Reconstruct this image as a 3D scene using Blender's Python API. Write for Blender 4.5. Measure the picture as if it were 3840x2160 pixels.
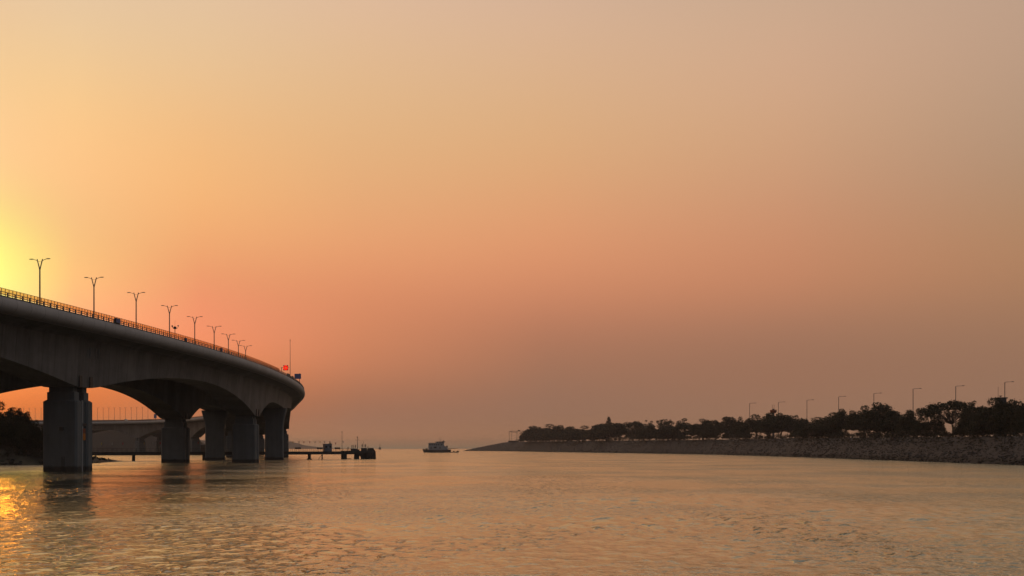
import bpy, math, random
import numpy as np
from mathutils import Vector, Matrix

for _o in list(bpy.data.objects):
    bpy.data.objects.remove(_o)
SC = bpy.context.scene
COL = SC.collection
rnd = random.Random(7)

# ------------------------------------------------------------------ camera
CAM_H = 4.7            # metres above the water
FPX = 3000.0           # focal length in pixels of the 3840 px wide photograph
HY = 1680.0            # horizon row of the photograph
cam = bpy.data.cameras.new('camera')
cam.sensor_width = 36.0
cam.lens = 36.0 * FPX / 3840.0
cam.shift_y = (HY - 1080.0) / 3840.0
cam.clip_start = 0.5
cam.clip_end = 30000.0
camo = bpy.data.objects.new('camera', cam)
camo.location = (0, 0, CAM_H)
camo.rotation_euler = (math.radians(90), 0, 0)
COL.objects.link(camo)
SC.camera = camo

# ------------------------------------------------------------------ sky
SUN_AZ, SUN_EL = math.radians(-33.5), math.radians(6.4)
SUN_DIR = Vector((math.sin(SUN_AZ) * math.cos(SUN_EL), math.cos(SUN_AZ) * math.cos(SUN_EL), math.sin(SUN_EL)))
SKY_AXIS = math.radians(-34.6)     # bearing of the brightest haze
SKY_RAMPS = [
    [(0.1855, 0.2133, 0.1786), (0.2596, 0.1746, 0.0892), (0.3607, 0.1515, 0.0472), (0.4988, 0.1470, 0.0300), (0.6602, 0.1700, 0.0306), (0.8569, 0.2788, 0.0619), (1.0000, 0.5358, 0.1565), (0.9700, 0.8634, 0.2586), (0.8484, 0.8833, 0.2203), (0.7326, 0.5723, 0.1913), (0.6751, 0.4199, 0.1930), (0.6205, 0.3955, 0.1980), (0.5559, 0.3788, 0.2169), (0.5070, 0.3542, 0.2521), (0.4733, 0.3311, 0.2772), (0.4443, 0.3074, 0.2775), (0.4098, 0.2803, 0.2566), (0.3660, 0.2503, 0.2246), (0.3161, 0.2194, 0.1909), (0.2660, 0.1897, 0.1614), (0.2200, 0.1626, 0.1382), (0.1799, 0.1385, 0.1212), (0.1458, 0.1174, 0.1092), (0.1173, 0.0991, 0.1011)],
    [(0.1860, 0.2137, 0.1786), (0.2602, 0.1758, 0.0897), (0.3579, 0.1504, 0.0481), (0.4776, 0.1365, 0.0299), (0.6154, 0.1473, 0.0284), (0.7943, 0.2342, 0.0581), (0.9156, 0.4532, 0.1461), (0.8216, 0.7024, 0.2285), (0.7295, 0.7837, 0.1602), (0.6507, 0.4817, 0.1586), (0.6821, 0.4100, 0.1981), (0.6277, 0.4096, 0.1952), (0.5533, 0.3803, 0.2155), (0.5065, 0.3534, 0.2550), (0.4735, 0.3318, 0.2777), (0.4453, 0.3079, 0.2774), (0.4110, 0.2806, 0.2570), (0.3669, 0.2506, 0.2250), (0.3166, 0.2196, 0.1911), (0.2663, 0.1899, 0.1614), (0.2202, 0.1627, 0.1383), (0.1800, 0.1385, 0.1213), (0.1459, 0.1174, 0.1092), (0.1173, 0.0991, 0.1010)],
    [(0.1808, 0.2031, 0.1637), (0.2653, 0.1753, 0.0892), (0.3490, 0.1500, 0.0546), (0.4253, 0.1300, 0.0380), (0.5084, 0.1280, 0.0322), (0.5936, 0.1613, 0.0421), (0.7509, 0.2618, 0.0977), (0.7366, 0.3176, 0.1477), (0.6731, 0.3771, 0.1327), (0.6075, 0.3517, 0.1471), (0.6683, 0.3759, 0.1656), (0.6336, 0.3901, 0.1732), (0.5520, 0.3871, 0.2167), (0.5009, 0.3632, 0.2502), (0.4726, 0.3345, 0.2719), (0.4447, 0.3073, 0.2737), (0.4079, 0.2790, 0.2543), (0.3622, 0.2487, 0.2226), (0.3124, 0.2180, 0.1891), (0.2635, 0.1888, 0.1603), (0.2187, 0.1621, 0.1378), (0.1794, 0.1383, 0.1212), (0.1457, 0.1174, 0.1093), (0.1173, 0.0991, 0.1010)],
    [(0.1587, 0.1658, 0.1218), (0.2772, 0.1660, 0.0833), (0.3341, 0.1498, 0.0673), (0.3284, 0.1294, 0.0601), (0.3557, 0.1198, 0.0502), (0.4392, 0.1352, 0.0487), (0.6231, 0.1919, 0.0807), (0.6133, 0.1985, 0.1003), (0.5580, 0.2075, 0.0962), (0.5894, 0.2738, 0.1129), (0.6116, 0.3202, 0.1301), (0.5787, 0.3335, 0.1506), (0.5342, 0.3602, 0.1987), (0.5010, 0.3562, 0.2330), (0.4672, 0.3304, 0.2575), (0.4269, 0.2990, 0.2602), (0.3815, 0.2676, 0.2406), (0.3357, 0.2377, 0.2106), (0.2917, 0.2097, 0.1808), (0.2500, 0.1835, 0.1557), (0.2111, 0.1592, 0.1359), (0.1757, 0.1369, 0.1208), (0.1445, 0.1169, 0.1094), (0.1174, 0.0992, 0.1010)],
    [(0.1305, 0.1223, 0.0813), (0.2702, 0.1455, 0.0722), (0.3109, 0.1409, 0.0704), (0.2460, 0.1191, 0.0699), (0.2435, 0.1112, 0.0649), (0.2949, 0.1198, 0.0628), (0.3909, 0.1457, 0.0720), (0.4341, 0.1619, 0.0780), (0.4798, 0.1813, 0.0880), (0.5347, 0.2308, 0.1063), (0.5238, 0.2669, 0.1229), (0.5128, 0.2955, 0.1418), (0.5008, 0.3183, 0.1729), (0.4893, 0.3271, 0.2143), (0.4422, 0.3096, 0.2395), (0.3794, 0.2758, 0.2370), (0.3263, 0.2430, 0.2166), (0.2877, 0.2169, 0.1912), (0.2558, 0.1945, 0.1681), (0.2260, 0.1736, 0.1489), (0.1967, 0.1534, 0.1330), (0.1683, 0.1340, 0.1201), (0.1417, 0.1159, 0.1096), (0.1175, 0.0992, 0.1011)],
    [(0.1126, 0.0913, 0.0555), (0.2153, 0.1164, 0.0602), (0.2526, 0.1213, 0.0634), (0.2193, 0.1113, 0.0647), (0.2088, 0.1089, 0.0691), (0.2178, 0.1094, 0.0679), (0.2494, 0.1152, 0.0677), (0.3022, 0.1274, 0.0728), (0.4052, 0.1609, 0.0847), (0.4809, 0.2016, 0.0999), (0.4833, 0.2337, 0.1153), (0.4738, 0.2689, 0.1332), (0.4641, 0.2868, 0.1626), (0.4534, 0.2965, 0.1994), (0.3871, 0.2753, 0.2143), (0.3088, 0.2386, 0.2071), (0.2580, 0.2093, 0.1901), (0.2321, 0.1907, 0.1719), (0.2140, 0.1757, 0.1560), (0.1966, 0.1609, 0.1422), (0.1778, 0.1455, 0.1299), (0.1578, 0.1298, 0.1190), (0.1374, 0.1142, 0.1095), (0.1176, 0.0993, 0.1012)],
    [(0.0985, 0.0709, 0.0413), (0.1602, 0.0921, 0.0508), (0.2002, 0.1053, 0.0585), (0.2094, 0.1103, 0.0648), (0.2099, 0.1108, 0.0684), (0.2151, 0.1076, 0.0655), (0.2185, 0.1094, 0.0671), (0.2574, 0.1232, 0.0738), (0.3581, 0.1527, 0.0820), (0.3904, 0.1761, 0.0954), (0.3949, 0.2045, 0.1162), (0.4111, 0.2377, 0.1378), (0.4217, 0.2592, 0.1681), (0.3893, 0.2621, 0.1796), (0.3158, 0.2357, 0.1842), (0.2429, 0.2013, 0.1796), (0.2021, 0.1785, 0.1698), (0.1850, 0.1663, 0.1588), (0.1761, 0.1573, 0.1478), (0.1678, 0.1477, 0.1373), (0.1578, 0.1368, 0.1274), (0.1457, 0.1247, 0.1180), (0.1321, 0.1121, 0.1093), (0.1176, 0.0993, 0.1012)],
    [(0.0823, 0.0570, 0.0341), (0.1217, 0.0756, 0.0454), (0.1598, 0.0927, 0.0564), (0.1861, 0.1047, 0.0648), (0.1953, 0.1091, 0.0684), (0.1964, 0.1095, 0.0685), (0.2053, 0.1129, 0.0688), (0.2340, 0.1260, 0.0713), (0.2672, 0.1442, 0.0754), (0.2541, 0.1570, 0.0888), (0.2604, 0.1759, 0.1159), (0.2851, 0.1949, 0.1380), (0.3154, 0.2117, 0.1529), (0.3030, 0.2150, 0.1606), (0.2547, 0.2002, 0.1639), (0.2049, 0.1784, 0.1636), (0.1730, 0.1616, 0.1597), (0.1570, 0.1511, 0.1529), (0.1494, 0.1436, 0.1443), (0.1447, 0.1365, 0.1352), (0.1401, 0.1287, 0.1262), (0.1342, 0.1198, 0.1176), (0.1267, 0.1099, 0.1093), (0.1177, 0.0993, 0.1012)],
    [(0.0657, 0.0477, 0.0313), (0.0922, 0.0635, 0.0432), (0.1213, 0.0792, 0.0550), (0.1450, 0.0913, 0.0638), (0.1550, 0.0972, 0.0679), (0.1572, 0.0999, 0.0684), (0.1656, 0.1051, 0.0676), (0.1794, 0.1147, 0.0682), (0.1850, 0.1254, 0.0732), (0.1788, 0.1340, 0.0862), (0.1774, 0.1418, 0.1063), (0.1876, 0.1503, 0.1242), (0.2056, 0.1609, 0.1355), (0.2147, 0.1697, 0.1451), (0.2058, 0.1719, 0.1535), (0.1851, 0.1664, 0.1591), (0.1628, 0.1563, 0.1592), (0.1456, 0.1456, 0.1538), (0.1353, 0.1367, 0.1454), (0.1300, 0.1295, 0.1362), (0.1272, 0.1228, 0.1271), (0.1249, 0.1157, 0.1182), (0.1218, 0.1079, 0.1096), (0.1177, 0.0993, 0.1012)],
    [(0.0514, 0.0421, 0.0320), (0.0654, 0.0523, 0.0426), (0.0805, 0.0623, 0.0528), (0.0936, 0.0704, 0.0605), (0.0991, 0.0744, 0.0639), (0.1007, 0.0770, 0.0638), (0.1078, 0.0832, 0.0639), (0.1200, 0.0932, 0.0666), (0.1300, 0.1028, 0.0733), (0.1325, 0.1078, 0.0835), (0.1259, 0.1083, 0.0942), (0.1221, 0.1102, 0.1049), (0.1308, 0.1189, 0.1173), (0.1490, 0.1340, 0.1325), (0.1667, 0.1503, 0.1490), (0.1728, 0.1604, 0.1622), (0.1630, 0.1584, 0.1659), (0.1464, 0.1483, 0.1606), (0.1329, 0.1374, 0.1514), (0.1249, 0.1283, 0.1410), (0.1208, 0.1206, 0.1305), (0.1189, 0.1134, 0.1202), (0.1180, 0.1063, 0.1105), (0.1178, 0.0993, 0.1012)],
    [(0.0405, 0.0393, 0.0363), (0.0420, 0.0413, 0.0429), (0.0440, 0.0435, 0.0487), (0.0466, 0.0457, 0.0533), (0.0488, 0.0478, 0.0558), (0.0521, 0.0510, 0.0572), (0.0613, 0.0592, 0.0604), (0.0770, 0.0715, 0.0664), (0.0918, 0.0816, 0.0734), (0.0959, 0.0840, 0.0789), (0.0884, 0.0809, 0.0823), (0.0816, 0.0802, 0.0879), (0.0877, 0.0890, 0.1011), (0.1072, 0.1078, 0.1214), (0.1359, 0.1333, 0.1461), (0.1615, 0.1564, 0.1677), (0.1686, 0.1654, 0.1774), (0.1581, 0.1592, 0.1738), (0.1431, 0.1469, 0.1635), (0.1303, 0.1341, 0.1505), (0.1215, 0.1226, 0.1369), (0.1167, 0.1131, 0.1238), (0.1155, 0.1054, 0.1119), (0.1177, 0.0992, 0.1011)],
    [(0.0323, 0.0390, 0.0455), (0.0242, 0.0311, 0.0437), (0.0198, 0.0268, 0.0430), (0.0181, 0.0251, 0.0435), (0.0190, 0.0263, 0.0459), (0.0236, 0.0312, 0.0510), (0.0337, 0.0408, 0.0588), (0.0496, 0.0539, 0.0676), (0.0644, 0.0639, 0.0730), (0.0680, 0.0648, 0.0733), (0.0632, 0.0615, 0.0726), (0.0598, 0.0613, 0.0763), (0.0645, 0.0694, 0.0885), (0.0813, 0.0887, 0.1114), (0.1122, 0.1195, 0.1429), (0.1514, 0.1549, 0.1749), (0.1804, 0.1789, 0.1947), (0.1850, 0.1818, 0.1966), (0.1699, 0.1682, 0.1845), (0.1483, 0.1482, 0.1661), (0.1299, 0.1294, 0.1467), (0.1184, 0.1149, 0.1290), (0.1143, 0.1050, 0.1139), (0.1175, 0.0992, 0.1011)]]
SKY_SCALE = 1.5394
world = bpy.data.worlds.new('World')
SC.world = world
world.use_nodes = True
nt = world.node_tree
nt.nodes.clear()
def wn(t, **k):
    n = nt.nodes.new(t)
    for a, b in k.items():
        setattr(n, a, b)
    return n
def wmath(op, a, b=None):
    n = wn('ShaderNodeMath', operation=op)
    for i, v in enumerate((a, b)):
        if v is None:
            continue
        if isinstance(v, (int, float)):
            n.inputs[i].default_value = v
        else:
            nt.links.new(v, n.inputs[i])
    return n.outputs[0]
tc = wn('ShaderNodeTexCoord')
nrm = wn('ShaderNodeVectorMath', operation='NORMALIZE')
nt.links.new(tc.outputs['Generated'], nrm.inputs[0])
sep = wn('ShaderNodeSeparateXYZ')
nt.links.new(nrm.outputs[0], sep.inputs[0])
elev = wmath('ARCSINE', wmath('MAXIMUM', sep.outputs[2], 0.0))
t_el = wmath('SQRT', wmath('DIVIDE', elev, math.pi / 2))
dvx = wmath('SUBTRACT', wmath('ARCTAN2', sep.outputs[0], sep.outputs[1]), SKY_AXIS)
cosd = wmath('COSINE', dvx)
t_az = wmath('SQRT', wmath('DIVIDE', wmath('ARCCOSINE', wmath('MAXIMUM', wmath('MINIMUM', cosd, 1.0), -1.0)), math.pi))
def ramp(fac, table):
    r = wn('ShaderNodeValToRGB')
    cr = r.color_ramp
    cr.interpolation = 'B_SPLINE'
    n = len(table)
    while len(cr.elements) < n:
        cr.elements.new(0.5)
    for i, c in enumerate(table):
        cr.elements[i].position = i / (n - 1)
    for i, c in enumerate(table):
        cr.elements[i].color = (c[0], c[1], c[2], 1)
    nt.links.new(fac, r.inputs[0])
    return r.outputs[0]
# one smooth elevation gradient for each bearing away from the sun, blended in between
NR = len(SKY_RAMPS)
sky_col = ramp(t_el, SKY_RAMPS[0])
for i in range(1, NR):
    f = wmath('SUBTRACT', wmath('MULTIPLY', t_az, float(NR - 1)), float(i - 1))
    f.node.use_clamp = True
    mxn = wn('ShaderNodeMix', data_type='RGBA')
    nt.links.new(f, mxn.inputs[0])
    nt.links.new(sky_col, mxn.inputs[6])
    nt.links.new(ramp(t_el, SKY_RAMPS[i]), mxn.inputs[7])
    sky_col = mxn.outputs[2]
bg = wn('ShaderNodeBackground')
nt.links.new(sky_col, bg.inputs[0])
bg.inputs[1].default_value = SKY_SCALE
wo = wn('ShaderNodeOutputWorld')
nt.links.new(bg.outputs[0], wo.inputs[0])

# ------------------------------------------------------------------ sun
sun = bpy.data.lights.new('sun', 'SUN')
sun.energy = SUN_ENERGY = 0.045
sun.angle = math.radians(3.0)
sun.color = (1.0, 0.33, 0.03)
suno = bpy.data.objects.new('sun', sun)
suno.rotation_euler = SUN_DIR.to_track_quat('Z', 'Y').to_euler()
suno.location = SUN_DIR * 500
COL.objects.link(suno)

# ------------------------------------------------------------------ picture settings
SC.view_settings.view_transform = 'Standard'
SC.view_settings.look = 'None'
SC.view_settings.exposure = 0.0
SC.view_settings.gamma = 1.0
SC.view_settings.use_curve_mapping = False
SC.render.engine = 'CYCLES'
cy = SC.cycles
cy.use_denoising = True
cy.max_bounces = 6
cy.diffuse_bounces = 2
cy.glossy_bounces = 3
cy.transmission_bounces = 4
cy.transparent_max_bounces = 12
cy.volume_bounces = 0
cy.sample_clamp_indirect = 6.0
cy.caustics_reflective = False
cy.caustics_refractive = False

# ------------------------------------------------------------------ helpers
class MB:
    """collects shapes; build() links them as one mesh object"""
    def __init__(self):
        self.v, self.f, self.m = [], [], []
    def add(self, vs, fs, mi=0):
        o = len(self.v)
        self.v += [tuple(p) for p in vs]
        self.f += [tuple(i + o for i in q) for q in fs]
        self.m += [mi] * len(fs)
    def box(self, c, s, rz=0.0, mi=0, taper=1.0):
        cx, cy_, cz = c
        a, b, h = s[0] / 2, s[1] / 2, s[2] / 2
        co, si = math.cos(rz), math.sin(rz)
        vs = []
        for z, k in ((-h, 1.0), (h, taper)):
            for x, y in ((-a, -b), (a, -b), (a, b), (-a, b)):
                x, y = x * k, y * k
                vs.append((cx + x * co - y * si, cy_ + x * si + y * co, cz + z))
        self.add(vs, [(3, 2, 1, 0), (4, 5, 6, 7), (0, 1, 5, 4), (1, 2, 6, 5), (2, 3, 7, 6), (3, 0, 4, 7)], mi)
    def bbox(self, c, s, b=0.05, rz=0.0, mi=0):
        """box with bevelled upright edges and a chamfered top"""
        a, d, h = s[0] / 2, s[1] / 2, s[2] / 2
        co, si = math.cos(rz), math.sin(rz)
        rings = []
        for z, k in ((-h, 0), (h - b, 0), (h, b)):
            p = []
            x1, y1 = a - k, d - k
            for x, y in ((-x1 + b, -y1), (x1 - b, -y1), (x1, -y1 + b), (x1, y1 - b), (x1 - b, y1), (-x1 + b, y1), (-x1, y1 - b), (-x1, -y1 + b)):
                p.append((c[0] + x * co - y * si, c[1] + x * si + y * co, c[2] + z))
            rings.append(p)
        self.rings(rings, True, True, mi)
    def rings(self, rs, cap0=False, cap1=False, mi=0, closed=True):
        n = len(rs[0])
        vs = [p for r in rs for p in r]
        fs = []
        m = n if closed else n - 1
        for i in range(len(rs) - 1):
            for j in range(m):
                k = (j + 1) % n
                fs.append((i * n + j, i * n + k, (i + 1) * n + k, (i + 1) * n + j))
        if cap0:
            fs.append(tuple(range(n - 1, -1, -1)))
        if cap1:
            fs.append(tuple((len(rs) - 1) * n + j for j in range(n)))
        self.add(vs, fs, mi)
    def tube(self, pts, rad, n=6, mi=0, caps=True):
        pts = [Vector(p) for p in pts]
        if not isinstance(rad, (list, tuple)):
            rad = [rad] * len(pts)
        rs = []
        for i, p in enumerate(pts):
            d = (pts[min(i + 1, len(pts) - 1)] - pts[max(i - 1, 0)]).normalized()
            u = d.cross(Vector((0, 0, 1)))
            if u.length < 1e-3:
                u = Vector((1, 0, 0))
            u.normalize()
            w = d.cross(u)
            rs.append([tuple(p + (u * math.cos(2 * math.pi * j / n) - w * math.sin(2 * math.pi * j / n)) * rad[i]) for j in range(n)])
        self.rings(rs, caps, caps, mi)
    def blob(self, c, r, mi=0, seed=0, rough=0.0, n=6, m=4):
        q = random.Random(seed)
        rs = []
        ph = q.random() * 6.28
        for i in range(1, m):
            th = math.pi * i / m
            ring = []
            for j in range(n):
                a = 2 * math.pi * j / n + ph
                k = 1 + rough * (q.random() * 2 - 1)
                ring.append((c[0] + r[0] * k * math.sin(th) * math.cos(a), c[1] + r[1] * k * math.sin(th) * math.sin(a), c[2] - r[2] * k * math.cos(th)))
            rs.append(ring)
        n0 = len(self.v)
        self.rings(rs, False, False, mi)
        b = len(self.v)
        self.v += [(c[0], c[1], c[2] - r[2]), (c[0], c[1], c[2] + r[2])]
        for j in range(n):
            k = (j + 1) % n
            self.f.append((b, n0 + k, n0 + j)); self.m.append(mi)
            t = n0 + (m - 2) * n
            self.f.append((b + 1, t + j, t + k)); self.m.append(mi)
    def mesh(self, name, mats, smooth=None):
        me = bpy.data.meshes.new(name)
        me.from_pydata(self.v, [], self.f)
        if not isinstance(mats, (list, tuple)):
            mats = [mats]
        for mt in mats:
            me.materials.append(mt)
        if len(mats) > 1:
            me.polygons.foreach_set('material_index', self.m)
        if smooth is not None:
            me.polygons.foreach_set('use_smooth', [True] * len(me.polygons))
            if smooth < 179:
                me.set_sharp_from_angle(angle=math.radians(smooth))
        me.update()
        return me
    def build(self, name, mats, parent=None, smooth=None, loc=None):
        return link(name, self.mesh(name, mats, smooth), parent, loc)
def link(name, me, parent=None, loc=None, rz=0.0, scale=None):
    o = bpy.data.objects.new(name, me)
    COL.objects.link(o)
    if parent is not None:
        o.parent = parent
    if loc is not None:
        o.location = loc
    if rz:
        o.rotation_euler = (0, 0, rz)
    if scale is not None:
        o.scale = scale if isinstance(scale, (list, tuple)) else (scale,) * 3
    return o
def tag(o, label=None, cat=None, group=None, kind=None):
    if label: o['label'] = label
    if cat: o['category'] = cat
    if group: o['group'] = group
    if kind: o['kind'] = kind
    return o
def thing(name, label, cat, loc=(0, 0, 0), rz=0.0, group=None):
    o = bpy.data.objects.new(name, None)
    o.empty_display_size = 0.5
    COL.objects.link(o)
    o.location = loc
    o.rotation_euler = (0, 0, rz)
    return tag(o, label, cat, group)
def dup(root, loc, rz=0.0, scale=1.0, label=None):
    r = root.copy(); COL.objects.link(r)
    r.location = loc; r.rotation_euler = (0, 0, rz)
    r.scale = scale if isinstance(scale, (list, tuple)) else (scale,) * 3
    if label: r['label'] = label
    for ch in list(root.children):
        c = ch.copy(); COL.objects.link(c); c.parent = r
        for g in ch.children:
            d = g.copy(); COL.objects.link(d); d.parent = c
    return r
def gx(x, Y): return (x - 1920.0) * Y / FPX          # east of the camera, from a photo column and a distance
def gz(y, Y): return CAM_H + (HY - y) * Y / FPX      # height, from a photo row and a distance

# ------------------------------------------------------------------ materials
def newmat(name):
    m = bpy.data.materials.new(name)
    m.use_nodes = True
    b = m.node_tree.nodes['Principled BSDF']
    return m, m.node_tree, b
def nd(t, kind, **k):
    n = t.nodes.new(kind)
    for a, b in k.items():
        setattr(n, a, b)
    return n
def simple(name, col, rough=0.6, metal=0.0, emit=None, es=0.0, var=0.0, scale=2.0):
    m, t, b = newmat(name)
    b.inputs['Base Color'].default_value = (*col, 1)
    b.inputs['Roughness'].default_value = rough
    b.inputs['Metallic'].default_value = metal
    if emit:
        b.inputs['Emission Color'].default_value = (*emit, 1)
        b.inputs['Emission Strength'].default_value = es
    if var:
        tcn = nd(t, 'ShaderNodeTexCoord')
        no = nd(t, 'ShaderNodeTexNoise')
        no.inputs['Scale'].default_value = scale
        no.inputs['Detail'].default_value = 5
        t.links.new(tcn.outputs['Object'], no.inputs['Vector'])
        cr = nd(t, 'ShaderNodeValToRGB')
        cr.color_ramp.elements[0].position = 0.3
        cr.color_ramp.elements[1].position = 0.72
        cr.color_ramp.elements[0].color = (*[c * (1 - var) for c in col], 1)
        cr.color_ramp.elements[1].color = (*[min(1, c * (1 + var)) for c in col], 1)
        t.links.new(no.outputs[0], cr.inputs[0])
        t.links.new(cr.outputs[0], b.inputs['Base Color'])
    return m
def concrete(name, col, wet=False, uv=False, streak=1.0):
    """weathered concrete: blotches, vertical run-off streaks, and a tide band where it stands in water"""
    m, t, b = newmat(name)
    geo = nd(t, 'ShaderNodeNewGeometry')
    no = nd(t, 'ShaderNodeTexNoise'); no.inputs['Scale'].default_value = 0.22; no.inputs['Detail'].default_value = 8; no.inputs['Roughness'].default_value = 0.65
    t.links.new(geo.outputs['Position'], no.inputs['Vector'])
    mp = nd(t, 'ShaderNodeMapping'); mp.inputs['Scale'].default_value = (1.1, 1.1, 0.06)
    t.links.new(geo.outputs['Position'], mp.inputs['Vector'])
    st = nd(t, 'ShaderNodeTexNoise'); st.inputs['Scale'].default_value = 1.0; st.inputs['Detail'].default_value = 6; st.inputs['Roughness'].default_value = 0.7
    t.links.new(mp.outputs[0], st.inputs['Vector'])
    ad = nd(t, 'ShaderNodeMath', operation='ADD')
    t.links.new(no.outputs[0], ad.inputs[0]); t.links.new(st.outputs[0], ad.inputs[1])
    cr = nd(t, 'ShaderNodeValToRGB')
    cr.color_ramp.elements[0].position = 0.72; cr.color_ramp.elements[1].position = 1.22
    cr.color_ramp.elements[0].position = 0.36; cr.color_ramp.elements[1].position = 0.64
    hv = nd(t, 'ShaderNodeMath', operation='MULTIPLY'); hv.inputs[1].default_value = 0.5
    t.links.new(ad.outputs[0], hv.inputs[0])
    cr.color_ramp.elements[0].color = (*[c * (1 - .43 * streak) for c in col], 1)
    cr.color_ramp.elements[1].color = (*[c * (1 + .2 * streak) for c in col], 1)
    t.links.new(hv.outputs[0], cr.inputs[0])
    out = cr.outputs[0]
    if uv:                                   # cast segments: a thin joint every 3.2 m and a slightly different pour each
        u = nd(t, 'ShaderNodeUVMap')
        sx = nd(t, 'ShaderNodeSeparateXYZ'); t.links.new(u.outputs[0], sx.inputs[0])
        dv = nd(t, 'ShaderNodeMath', operation='DIVIDE'); dv.inputs[1].default_value = 3.2
        t.links.new(sx.outputs[0], dv.inputs[0])
        fl = nd(t, 'ShaderNodeMath', operation='FLOOR'); t.links.new(dv.outputs[0], fl.inputs[0])
        wn_ = nd(t, 'ShaderNodeTexWhiteNoise', noise_dimensions='1D'); t.links.new(fl.outputs[0], wn_.inputs['W'])
        fr = nd(t, 'ShaderNodeMath', operation='FRACT'); t.links.new(dv.outputs[0], fr.inputs[0])
        lt = nd(t, 'ShaderNodeMath', operation='LESS_THAN'); lt.inputs[1].default_value = 0.03
        t.links.new(fr.outputs[0], lt.inputs[0])
        mr = nd(t, 'ShaderNodeMapRange'); mr.inputs[3].default_value = 1 - .16 * streak; mr.inputs[4].default_value = 1 + .08 * streak
        t.links.new(wn_.outputs['Value'], mr.inputs[0])
        sb = nd(t, 'ShaderNodeMath', operation='MULTIPLY_ADD'); sb.inputs[1].default_value = -0.35
        t.links.new(lt.outputs[0], sb.inputs[0]); t.links.new(mr.outputs[0], sb.inputs[2])
        vm = nd(t, 'ShaderNodeVectorMath', operation='SCALE')
        t.links.new(out, vm.inputs[0]); t.links.new(sb.outputs[0], vm.inputs['Scale'])
        out = vm.outputs[0]
    if wet:
        sz = nd(t, 'ShaderNodeSeparateXYZ'); t.links.new(geo.outputs['Position'], sz.inputs[0])
        n2 = nd(t, 'ShaderNodeTexNoise'); n2.inputs['Scale'].default_value = 0.9
        t.links.new(geo.outputs['Position'], n2.inputs['Vector'])
        za = nd(t, 'ShaderNodeMath', operation='MULTIPLY_ADD'); za.inputs[1].default_value = -0.7
        t.links.new(n2.outputs[0], za.inputs[0]); t.links.new(sz.outputs[2], za.inputs[2])
        mr2 = nd(t, 'ShaderNodeMapRange'); mr2.inputs[1].default_value = 0.45; mr2.inputs[2].default_value = 0.95
        t.links.new(za.outputs[0], mr2.inputs[0])
        mx = nd(t, 'ShaderNodeMix', data_type='RGBA')
        mx.inputs[6].default_value = (0.045, 0.044, 0.04, 1)
        t.links.new(mr2.outputs[0], mx.inputs[0]); t.links.new(out, mx.inputs[7])
        out = mx.outputs[2]
    t.links.new(out, b.inputs['Base Color'])
    b.inputs['Roughness'].default_value = 0.85
    bp = nd(t, 'ShaderNodeBump'); bp.inputs['Strength'].default_value = 0.25; bp.inputs['Distance'].default_value = 0.05
    t.links.new(st.outputs[0], bp.inputs['Height'])
    t.links.new(bp.outputs[0], b.inputs['Normal'])
    return m
M = {}
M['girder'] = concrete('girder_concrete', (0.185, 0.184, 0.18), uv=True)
M['edge'] = concrete('edge_beam_lit_concrete', (0.49, 0.482, 0.47), uv=True, streak=0.3)  # lighter than the girder: skylight on the deck edge put into the colour
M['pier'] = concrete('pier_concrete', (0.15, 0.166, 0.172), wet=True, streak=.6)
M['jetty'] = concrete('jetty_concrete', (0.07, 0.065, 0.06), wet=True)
M['asphalt'] = simple('asphalt', (0.05, 0.05, 0.05), 0.9, var=0.25, scale=0.8)
M['rail'] = simple('galvanised_rail', (0.2, 0.19, 0.18), 0.55, 0.2)
M['lamp'] = simple('lamp_steel', (0.23, 0.21, 0.19), 0.5, 0.3)
M['lens'] = simple('lamp_lens', (0.5, 0.48, 0.42), 0.2)
M['dark'] = simple('dark_metal', (0.05, 0.05, 0.055), 0.5, 0.3)
M['red'] = simple('red_signal', (0.6, 0.01, 0.01), 0.4, emit=(1.0, 0.012, 0.004), es=1.15)
M['amber'] = simple('amber_signal', (0.6, 0.2, 0.02), 0.4, emit=(1.0, 0.22, 0.03), es=0.55)
M['blue'] = simple('blue_sign', (0.09, 0.12, 0.3), 0.5)
M['orange'] = simple('orange_board', (0.5, 0.17, 0.02), 0.7)
M['brownred'] = simple('red_board', (0.24, 0.07, 0.03), 0.7)
M['pipe'] = simple('pipe_grey', (0.42, 0.42, 0.42), 0.5)
M['white'] = simple('white_paint', (0.36, 0.36, 0.37), 0.5, var=0.12, scale=0.6)
M['hull'] = simple('hull_paint', (0.06, 0.055, 0.06), 0.5, var=0.25, scale=0.5)
M['deckpaint'] = simple('deck_paint', (0.12, 0.1, 0.08), 0.7)
M['glass'] = simple('window_glass', (0.02, 0.025, 0.03), 0.1)
M['headlight'] = simple('headlight', (0.8, 0.8, 0.8), 0.2, emit=(1.0, 0.9, 0.75), es=1.4)
M['timber'] = simple('fender_timber', (0.045, 0.038, 0.032), 0.85, var=0.3, scale=1.2)
M['booth'] = simple('booth_paint', (0.2, 0.215, 0.26), 0.5, var=0.15, scale=1.0)
M['yellow'] = simple('yellow_cloth', (0.5, 0.38, 0.1), 0.8)
M['redcloth'] = simple('red_cloth', (0.4, 0.03, 0.05), 0.8)
M['palecloth'] = simple('pale_cloth', (0.4, 0.37, 0.33), 0.8)
M['bark'] = simple('bark', (0.07, 0.055, 0.042), 0.9, var=0.3, scale=3)
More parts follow.
